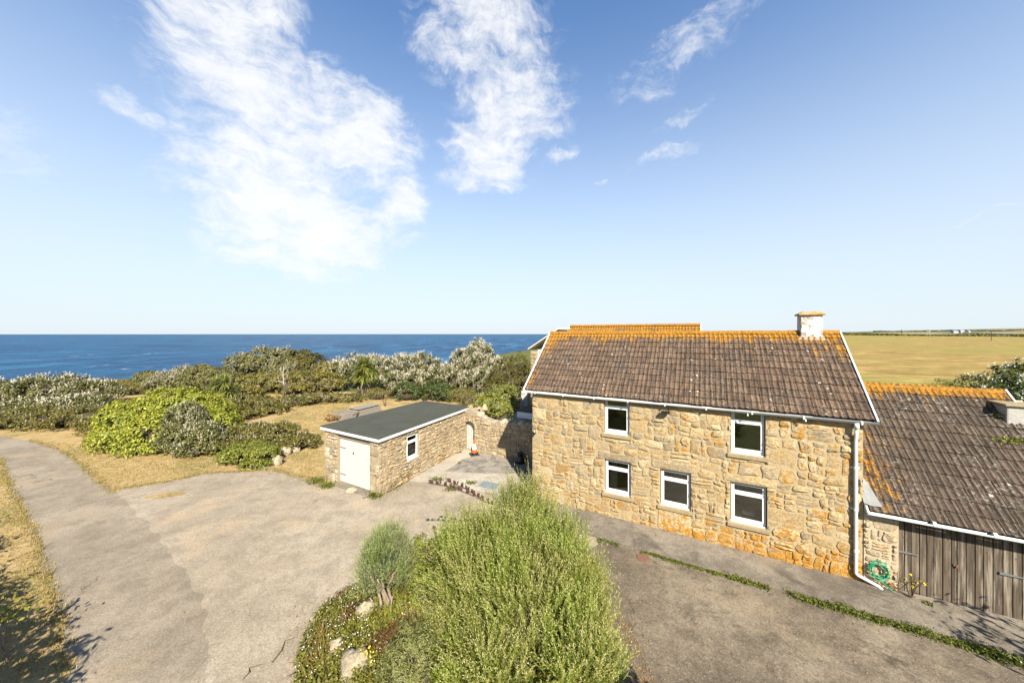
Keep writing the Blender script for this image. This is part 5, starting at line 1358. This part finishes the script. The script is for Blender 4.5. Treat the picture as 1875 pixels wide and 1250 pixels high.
for lb, ix, iy in (('yellow flowering weed spike beside the upper rock', 678, 1150), ('yellow flowering weed spike beside the lower rock', 672, 1225)):
    p = P(ix, iy, .25); root = empty('yellow_weed', tuple(p), 0, lb, 'plant', 'yellow weeds in the bed')
    MB().tube([(0, 0, -.05), (.02, 0, .35)], .008, 5).build('stem', TWIG, root)
    q = p+np.stack([rng.normal(size=60)*.05, rng.normal(size=60)*.05, rng.random(60)*.4], 1); leaves('flower_leaves', q, rdir(60), .05, .6, YELF if iy > 1200 else YEL, root)
# flax in front of the cottage with dry flower stalks
def flax_stalks():
    p = np.array((-.6, 8.7, .25)); root = empty('flax_plant', tuple(p), 0, 'flax plant behind the huge shrub with long dark seed stalks', 'plant')
    n = 70; d = rdir(n); d[:, 2] = np.abs(d[:, 2])+.5; d = unit(d)
    straps(np.repeat(p[None], n, 0)+rng.normal(size=(n, 3))*np.array((.15, .15, 0)), d, 1.5*(.7+.5*rng.random(n)), .07, LM['flax'], 'leaves', root, .5)
    def at(ix, iy, z): return Vector(P(ix, iy, z))-Vector(p)
    for pts in ([(900, 925, 1.9), (862, 905, 2.35), (820, 890, 2.65), (783, 884, 2.85)], [(905, 925, 1.7), (880, 912, 2.1), (850, 893, 2.5), (817, 880, 2.75)], [(800, 1000, .7), (797, 975, 1.2), (794, 968, 1.35)]):
        P3 = [Vector((0, 0, .2))]+[at(*q) for q in pts]
        st = MB().tube(P3, [.022]+[.015]*(len(P3)-2)+[.008], 6).build('seed_stalk', STALK, root, None, True)
        b = MB(); rn = random.Random(len(pts))
        seg = list(zip(P3[1:-1], P3[2:]))
        for a, c in seg:
            for k in range(12):
                q = a.lerp(c, ((k//4)+.25+.12*(k % 4)+rn.uniform(-.05, .05))/3); up = Vector((rn.uniform(-.4, .4), rn.uniform(-.3, .3), 1)).normalized(); o = q+up*.03
                b.tube([q, o, o+up*.05, o+up*.09], [.006, .018, .022, .005], 5)
        b.build('seed_pods', STALK, st)['kind'] = 'stuff'
STALK = plain('dark_seed_stalk', (.075, .038, .03), .8, .3, 20, .2)
flax_stalks()
def flax2():
    p = np.array((1.75, 8.9, .15)); root = empty('flax_plant', tuple(p), 0, 'flax with drooping orange edged leaves at the right of the huge shrub', 'plant')
    n = 16; a = rng.uniform(-.6, 1.4, n); d = unit(np.stack([np.cos(a), np.sin(a)*.8, .9+.9*rng.random(n)], 1))
    straps(np.repeat(p[None], n, 0), d, 1.3*(.7+.4*rng.random(n)), .065, leaf_mat('bronze_flax', [(.16, .15, .03), (.32, .17, .04), (.20, .20, .05)], .25), 'leaves', root, 1.0, 6)
flax2()

# ------------------------------------------------------------------ small things in the yard
def cone():
    p = P(868.5, 833); root = empty('traffic_cone', (p[0], p[1], .04), .4, 'orange and white traffic cone beside the arched door', 'traffic cone')
    OR = plain('orange_plastic', (.72, .10, .012), .5, .1); RW = plain('reflective_white', (.8, .8, .8), .5, .06)
    b = MB().box(-.24, -.24, 0, .24, .24, .05).bevel('base', BLACK, root, None, .03, 3)
    r = lambda z: .165-.125*(z-.05)/.72
    for nm, z0, z1, mt in (('lower_band', .05, .13, BLACK), ('orange_band', .13, .29, OR), ('white_sleeve', .29, .58, RW), ('orange_tip', .58, .80, OR)):
        MB().lathe([(r(z0), z0), (r(z1), z1)], 20).build(nm, mt, root, None, False)
cone()
def hose():
    root = empty('garden_hose', H2W(.48, -.06, .48), HROT, 'coiled bright green hose hanging on the stone pier by the downpipe', 'garden hose')
    GR = plain('green_hose', (.012, .33, .16), .4, .08, 5, .02, .4)
    pts = []; rn = random.Random(1)
    for k in range(6*22):
        a = 2*math.pi*k/22; t = k//22; r = (.185, .15, .178, .125, .19, .165)[t]+.01*math.sin(a*2+t); pts.append((r*math.cos(a)*.98+.02*math.sin(t*1.7), -.015-.012*t+.01*math.sin(a+t), r*math.sin(a)*1.15+.03*math.cos(t*2.3)))
    pts += [(.2, -.09, -.1), (.05, -.08, -.18), (-.05, -.06, -.14), (.05, -.06, -.25), (.2, -.07, -.38), (.32, -.08, -.47)]
    MB().tube(pts, .0085, 7).build('coil', GR, root, None, True)
    MB().tube([(0, .03, .24), (0, -.08, .23), (0, -.10, .17), (.0, -.07, .15)], .008, 6).build('hook', GREY_MET, root)
hose()
def pot():
    p = P(952, 848); o = MB().lathe([(.17, 0), (.24, .03), (.25, .14), (.20, .26), (.12, .33), (.12, .40), (.16, .43), (.16, .5), (.05, .52)], 20).build('black_urn', BLACK, None, T(p[0], p[1], .03), True)
    tag(o, 'glossy black urn in the shade at the foot of the garden wall', 'urn')
pot()
o = MB().lathe([(.19, 0), (.19, .012), (.15, .016), (.02, .018)], 24).build('drain_cover', RUST, None, T(*P(1178, 1021, .018)), False); tag(o, 'round rusty drain cover at the edge of the path', 'drain cover')
def gate():
    root = empty('garden_gate', tuple(P(960, 752)), HROT, 'white planked garden gate standing by the cottage behind the arched wall', 'gate')
    for k in range(6): MB().box(0, 0, 0, .095, .03, 1.66+.05*math.sin(math.pi*(k+.5)/6)).bevel('gate_board', WHITE_DOOR, root, T(-.3+k*.1, 0, .05), .006, 1)
    for z in (.3, 1.4): MB().box(-.3, -.012, z, .05, -.001, z+.04).build('hinge_strap', GREY_MET, root)
    MB().box(.36, -.1, 0, .6, .2, 1.75).bevel('gate_post', SLATE, root, None, .03)
gate()
def low_wall():
    root = empty('low_garden_wall', tuple(P(952, 757)), HROT, 'low rubble wall left of the white garden gate', 'garden wall')
    MM = mortar_mat('low_wall_mortar', root, (.32, .26, .17)); SM = stone_mat('low_wall_granite', root, PAL_G, None, .5)
    MB().box(-2.6, 0, 0, 0, .4, 1.25).build('wall', MM, root); rects = []; kd((-2.6, 0, 0, 1.25), .05, random.Random(77), rects, []); masonry(root, rects, T(0, 0, 0), SM, 51, .025, .035, 300, .03)
low_wall()
poly_sheet('sandy_path', [P(880, 772), P(905, 758), P(935, 752), P(960, 756), P(975, 770), P(930, 782)], .012, GM['pale'], .05, .2)
def cold_frame():
    p = P(628, 771); root = empty('compost_box', (p[0], p[1], 0), math.atan2(Wd[1], Wd[0]), 'rotting wooden compost box with open compartment behind the shed', 'compost box')
    L, D, h = 3.6, 1.15, .52; rn = random.Random(4)
    for (a, b, c, d) in ((0, -.05, L, 0), (0, D, L, D+.05), (-.05, -.05, 0, D+.05), (L, -.05, L+.05, D+.05), (1.35, 0, 1.42, D), (.65, 0, .70, D)):
        for k in range(3): MB().box(a, b, .02+k*.17, c, d, .17+k*.17).bevel('side_board', GREYWOOD, root, T(0, 0, rn.uniform(-.01, .01)), .008, 1)
    for k in range(5): MB().box(0, 0, 0, 2.15, .215, .03).bevel('lid_board', GREYWOOD, root, T(1.42, .02+k*.225, .56+rn.uniform(-.01, .02)) @ RX(rn.uniform(-.03, .03)), .006, 1)
    n = 700; q = np.stack([rng.uniform(.03, 1.33, n), rng.uniform(.03, D-.03, n), .30+.12*rng.random(n)], 1)
    M = np.array(root.matrix_basis); q = q@M[:3, :3].T+M[:3, 3]; leaves('dead_leaves', q, unit(rdir(n)+np.array((0, 0, 1))), .10, .6, DEADL, root)
    # keep leaves in the parent's frame
    o = root.children[-1]; o.matrix_local = Matrix.Rotation(-root.rotation_euler.z, 4, 'Z')
cold_frame()
def bare_brier(label, ix, iy, h, n, seed, leafy=0, fl=None, w=.8):
    p = P(ix, iy); root = empty('bare_brier', tuple(p), 0, label, 'plant'); rn = random.Random(seed); b = MB(); tips = []
    for k in range(n):
        a = rn.uniform(0, 6.28); e = Vector((math.cos(a)*w*rn.uniform(.3, 1), math.sin(a)*w*rn.uniform(.3, 1), h*rn.uniform(.6, 1))); m = Vector((e.x*.4, e.y*.4, e.z*.6)); b.tube([(0, 0, 0), m, e], [.011, .008, .004], 5)
        for q in range(3): s = m.lerp(e, rn.random()); t = s+Vector((rn.uniform(-.2, .2), rn.uniform(-.2, .2), rn.uniform(.05, .2)))*w; b.tube([s, t], [.005, .003], 4); tips.append(t)
        tips.append(e)
    b.build('stems', TWIG2, root)
    if leafy: 
        q = np.array([tuple(t) for t in tips]); q = np.repeat(q, leafy, 0)+rng.normal(size=(len(q)*leafy, 3))*.03+p; leaves('leaves', q, rdir(len(q)), .035, .5, LM['bramble'], root)
    if fl: q = np.array([tuple(t) for t in tips[::fl]]); leaves('flowers', np.repeat(q, 5, 0)+rng.normal(size=(len(q)*5, 3))*.012+p, rdir(len(q)*5), .035, .9, YELF, root)
TWIG2 = plain('brown_twigs', (.12, .075, .04), .9, .2)
bare_brier('bare brown briers behind the compost box', 705, 744, 1.7, 14, 3, 2, None, 1.1)
bare_brier('spindly yellow flowered weed growing at the foot of the plank doors', 1668, 1097, .62, 9, 5, 3, 4, .32)
bare_brier('dry weeds against the shed side wall', 735, 884, .55, 16, 9, 4, None, .55)

# ------------------------------------------------------------------ grass and weeds as ground stuff
def tufts(name, P0, n_each, L, w, mat, lean=.9, droop=.5):
    c = np.repeat(P0, n_each, 0); n = len(c); c = c+np.stack([rng.normal(size=n)*.04, rng.normal(size=n)*.04, np.zeros(n)], 1)
    d = rdir(n); d[:, 2] = np.abs(d[:, 2])+lean; d = unit(d); return straps(c, d, L*(.5+.8*rng.random(n)), w, mat, name, None, droop, 2, 'stuff')
def scatter_poly(poly, n):
    a = np.array([q[:2] for q in poly]); lo, hi = a.min(0), a.max(0); x = rng.uniform(lo[0], hi[0], n); y = rng.uniform(lo[1], hi[1], n); ok = inside(poly, x, y); return np.stack([x[ok], y[ok], np.full(ok.sum(), .005)], 1)
lv = [P(*q) for q in lane_l[1:10]]+[P(-80, 1240), P(-60, 1100), P(-60, 900)]
tufts('verge_grass', scatter_poly(lv, 9000), 5, .10, .012, LM['grass'])
lw = [P(*q) for q in [(60, 806), (113, 824), (150, 850), (180, 881), (211, 900), (323, 876), (400, 860), (500, 855), (564, 872), (595, 880), (590, 800), (640, 740), (760, 728), (560, 740), (430, 800), (230, 820)]]
tufts('lawn_grass', scatter_poly(lw, 26000), 3, .09, .016, LM['grass'])
def along(pts, n, spread):
    pts = np.array([p[:2] for p in pts]); seg = np.linalg.norm(np.diff(pts, axis=0), axis=1); cum = np.concatenate([[0], np.cumsum(seg)]); t = rng.random(n)*cum[-1]; k = np.clip(np.searchsorted(cum, t)-1, 0, len(seg)-1)
    f = ((t-cum[k])/seg[k])[:, None]; q = pts[k]*(1-f)+pts[k+1]*f+rng.normal(size=(n, 2))*spread; return np.concatenate([q, np.full((n, 1), .012)], 1)
edge = along([P(*q) for q in [(207, 897), (323, 879), (376, 866), (500, 860), (564, 877), (601, 892)]], 700, .10)
tufts('edge_grass', np.concatenate([edge, along([P(*q) for q in lane_l[1:10]], 900, .07), along([P(*q) for q in lane_r[8:13]], 500, .07)]), 5, .10, .012, LM['grass'])
wl_ = along([H2W(-6.3, -1.5), H2W(5.5, -1.5)], 1500, .045); nzv = np.array([mnoise.noise((a*.8, b*.8, 9)) for a, b, _ in wl_]); wl_ = wl_[(nzv > -.1) | ((wl_[:, 0] > 7) & (nzv > -.35))]
wid = np.array([.014+.045*max(0, mnoise.noise((a*1.6, b*1.6, 4))+.25)+(.03 if a > 7 else 0) for a, b, _ in wl_]); q = np.repeat(wl_, 8, 0); wid = np.repeat(wid, 8)
q = q+np.stack([rng.normal(size=len(q))*wid, rng.normal(size=len(q))*wid, rng.random(len(q))*wid*1.8], 1)
leaves('weed_strip', q, unit(rdir(len(q))+np.array((0, 0, .8))), .05, .5, LM['green_grass'], None, kind='stuff')
q = along([H2W(1.5, -1.55), H2W(4.5, -1.6)], 260, .09); q = np.repeat(q, 10, 0)+np.stack([rng.normal(size=2600)*.05, rng.normal(size=2600)*.05, rng.random(2600)*.10], 1)
leaves('weed_strip', q, unit(rdir(len(q))+np.array((0, 0, .8))), .05, .5, LM['green_grass'], None, kind='stuff')
leaves('daisies', q[::55]+np.array((0, 0, .1)), unit(rdir(len(q[::55]))*.4+np.array((0, 0, 1))), .03, .9, WHITEF, None, kind='stuff')
def litter(quads, n):
    q = np.concatenate([scatter_poly([P(*p) for p in qd], k) for qd, k in zip(quads, n)]); q[:, 2] = .028
    leaves('leaf_litter', q, unit(rdir(len(q))*.35+np.array((0, 0, 1))), .045, .45, DEADL, None, kind='stuff')
litter([[(440, 866), (510, 860), (560, 876), (500, 885)], [(1110, 1120), (1150, 1130), (1200, 1250), (1110, 1260)], [(520, 1120), (600, 1080), (560, 1200), (530, 1250)], [(560, 885), (700, 905), (690, 935), (590, 915)], [(1100, 985), (1870, 1210), (1870, 1240), (1100, 1000)], [(240, 930), (560, 900), (640, 1050), (330, 1200)], [(1130, 1010), (1800, 1220), (1500, 1250), (1140, 1240)]], [500, 700, 300, 260, 500, 130, 150])
def weed(label, ix, iy, n, r, h, mat='green_grass', leaf=.07):
    p = P(ix, iy, .02); root = empty('weed_clump', tuple(p), 0, label, 'weed', 'weeds along the walls')
    q = p+np.stack([rng.normal(size=n)*r, rng.normal(size=n)*r*.8, rng.random(n)**2*h], 1); leaves('leaves', q, unit(rdir(n)+np.array((0, 0, .6))), leaf, .5, LM[mat], root)
weed('green weeds at the front corner of the shed', 688, 908, 500, .16, .2)
weed('green weeds at the foot of the left shed pier', 600, 890, 400, .16, .16)
weed('sprawling weeds left of the shed front', 580, 882, 400, .2, .2)
weed('weeds along the shed side wall near its corner', 712, 893, 500, .2, .3, 'bramble')
weed('small weed below the shed window corner of the courtyard', 802, 878, 250, .14, .08)
weed('weed beside the square manhole cover', 828, 895, 250, .16, .06)
weed('weed growing in a slab joint near the traffic cone', 842, 848, 100, .06, .06)
weed('weed on the concrete edge before the stone flags', 862, 884, 150, .12, .06)
weed('small weed at the foot of the arched door', 841, 829, 120, .08, .08)
weed('weed at the foot of the plank doors', 1700, 1108, 120, .05, .06)
weed('fleshy rosette plants tucked under the stack on the garage roof', 1852, 800, 0, .1, .1) if False else None
def roof_plant():
    c = np.array(H2W(3.85, 2.05, 3.72)); root = empty('roof_plant', tuple(c), 0, 'trailing green plant rooted under the garage roof stack', 'plant')
    n = 900; q = c+np.stack([rng.normal(size=n)*.28, rng.normal(size=n)*.12, rng.random(n)*.16], 1); leaves('leaves', q, unit(rdir(n)+np.array((0, 0, .5))), .06, .45, LM['fresh'], root)
    c2 = np.array(H2W(3.70, 2.6, 4.22)); q = c2+np.stack([rng.normal(size=400)*.10, rng.normal(size=400)*.1, rng.random(400)*.16], 1); leaves('upper_leaves', q, unit(rdir(400)+np.array((0, 0, .5))), .05, .45, LM['deep'], root)
roof_plant()
# sapling and sticks at the left
def sapling():
    p = P(16, 1212); root = empty('sapling', tuple(p), 0, 'leaning sapling with a few green leaves in the shade at the left edge', 'sapling')
    MB().tube([(0, 0, 0), (-.22, .05, .45), (-.35, .1, .95)], [.025, .018, .008], 6).build('trunk', DEADWOOD2, root, None, True)
    q = p+np.array((-.28, .08, .9))+rng.normal(size=(90, 3))*np.array((.22, .2, .12)); leaves('leaves', q, unit(rdir(90)+np.array((0, 0, .8))), .11, .6, LM['fresh'], root)
sapling()
for lb, a, b in (('long dry twig lying on the drive left of the bed', (498, 1212), (522, 1172)), ('short dry twig on the drive near the bottom edge', (445, 1242), (456, 1222))):
    pa, pb = P(*a, .025), P(*b, .025); o = MB().tube([pa, (pa+pb)/2+np.array((.06, 0, .02)), pb, pb+np.array((.2, .08, .0))], [.012, .011, .008, .004], 6).build('twig', TWIG2); tag(o, lb, 'twig')
# trees that stand outside the picture to the left and right; their shade falls into it
def shade_tree(label, x, y, h, r, n, leaf, mat):
    root = empty('garden_tree', (x, y, 0), 0, label, 'tree'); lobes = [(x, y, h*.72, r, r, h*.28), (x-r*.5, y+r*.3, h*.55, r*.7, r*.7, h*.25), (x+r*.5, y-.3, h*.6, r*.7, r*.7, h*.25)]
    crown(lobes, n, leaf, leaf*2.2, 9, .5, mat, root, core=False); MB().tube([(0, 0, 0), (0, 0, h*.75)], [.12, .05], 7).build('trunk', BARK, root)
def shade_hedge():
    root = empty('garden_hedge', (-11, 5.8, 0), 0, 'leafy garden hedge beyond the left edge shading the verge', 'hedge')
    lobes = [(-18.5, 9.6, .9, 1.3, .7, .8), (-16.2, 8.2, .9, 1.2, .7, .9), (-14.2, 6.9, .9, 1.0, .7, .85), (-12.6, 5.7, 1.1, 1.0, .8, 1.15), (-11.0, 4.8, 1.2, .9, .8, 1.2), (-9.6, 4.0, 1.3, .85, .8, 1.3), (-8.4, 3.3, 1.4, .85, .8, 1.4)]
    crown(lobes, 11000, .17, .42, 9, .5, LM['deep'], root)
shade_hedge()
o = MB().tube([(0, 0, 0), (0, 0, 2.9)], .05, 8).build('garden_post', BARK, None, T(-9.75, 4.75, 0)); tag(o, 'thin wooden post in the hedge beyond the left edge', 'post')
shade_tree('thin tree beyond the right edge before the plank doors', 11.3, 4.6, 3.0, .75, 330, .16, LM['deep'])
shade_tree('small tree right of the huge shrub below the picture', 2.75, 3.1, 2.6, .6, 5000, .12, LM['fresh'])

# ------------------------------------------------------------------ distance
def far_things():
    def at(ix, Y): X = (ix-937.5)/625*Y; return X, Y, float(height(X, Y))
    HM = LM['deep']
    for lb, xa, xb, Y, h in (('dark hedge along the far edge of the stubble field', 1290, 1900, 612, 3.6), ('second hedge line beyond the stubble field', 1500, 1950, 850, 4.5), ('hedge line across the far hillside', 1600, 1950, 1500, 7)):
        n = 5000; ix = rng.uniform(xa, xb, n); X = (ix-937.5)/625*Y; Yv = Y+rng.normal(size=n)*2; z = height(X, Yv); hh = h*(.55+.6*np.array([mnoise.noise((a*.02, Y, 0)) for a in X]))
        c = at((xa+xb)/2, Y); root = empty('hedge', c, 0, lb, 'hedge', 'field hedges')
        leaves('foliage', np.stack([X, Yv, z+rng.random(n)*np.clip(hh, .6, 9)], 1), unit(rdir(n)+np.array((0, -.6, .5))), 3.2*Y/800, .9, LM['bramble'], root)
    def pole(ix, iy_top, Y, lb, arm=True):
        x, y, z = at(ix, Y); zt = EYE-(iy_top-611)*Y/625; root = empty('telegraph_pole', (x, y, z), 0, lb, 'pole', 'poles in the distance')
        MB().tube([(0, 0, 0), (0, 0, zt-z)], .16*Y/250, 7).build('post', TWIG, root)
        if arm: MB().box(-.8, -.1, zt-z-.6, .8, .1, zt-z-.4).build('cross_arm', TWIG, root)
    pole(1815, 604, 300, 'dark telegraph pole at the far side of the field')
    pole(1651, 603, 1200, 'tall mast on the far horizon', False); pole(1540, 605, 900, 'thin pole beside the cottage verge on the horizon', False)
    WALLF = plain('pale_farm_wall', (.50, .48, .44), .9, .1); SL = plain('farm_slate', (.16, .18, .21), .8, .1)
    for k, (ix, Y, w, h, lb) in enumerate(((1748, 1150, 16, 4.5, 'pale farmhouse left in the far farm group'), (1760, 1160, 20, 5.5, 'long slate roofed barn in the far farm group'), (1772, 1150, 14, 4.5, 'small slate roofed barn right in the far farm group'), (1700, 1300, 14, 4, 'lone pale farm building left of the far farm group'))):
        x, y, z = at(ix, Y); root = empty('farm_building', (x, y, z), .2*k, lb, 'farm building', 'far farm buildings')
        MB().box(-w/2, -4, -1, w/2, 4, h).build('wall', WALLF, root)
        MB().add([(-w/2-.4, -4.4, h), (w/2+.4, -4.4, h), (w/2+.4, 4.4, h), (-w/2-.4, 4.4, h), (-w/2-.4, 0, h+4), (w/2+.4, 0, h+4)], [(0, 1, 5, 4), (2, 3, 4, 5), (1, 2, 5), (3, 0, 4), (3, 2, 1, 0)]).build('roof', SL, root)
    x, y, z = at(1456, 330); root = empty('field_barn', (x, y, z), 0, 'round roofed barn just left of the white chimney', 'barn')
    pr = [(4.6*math.cos(a), 2.4*math.sin(a)) for a in np.linspace(0, math.pi, 12)]
    b = MB().prism(pr, -8, 8); b.build('curved_roof', plain('barn_sheet', (.30, .27, .24), .7), root, T(0, 0, EYE+.9-z) @ RX(R(90)))
    MB().box(-4.6, -8, 0, 4.6, 8, EYE+.9-z).build('wall', WALLF, root)
far_things()
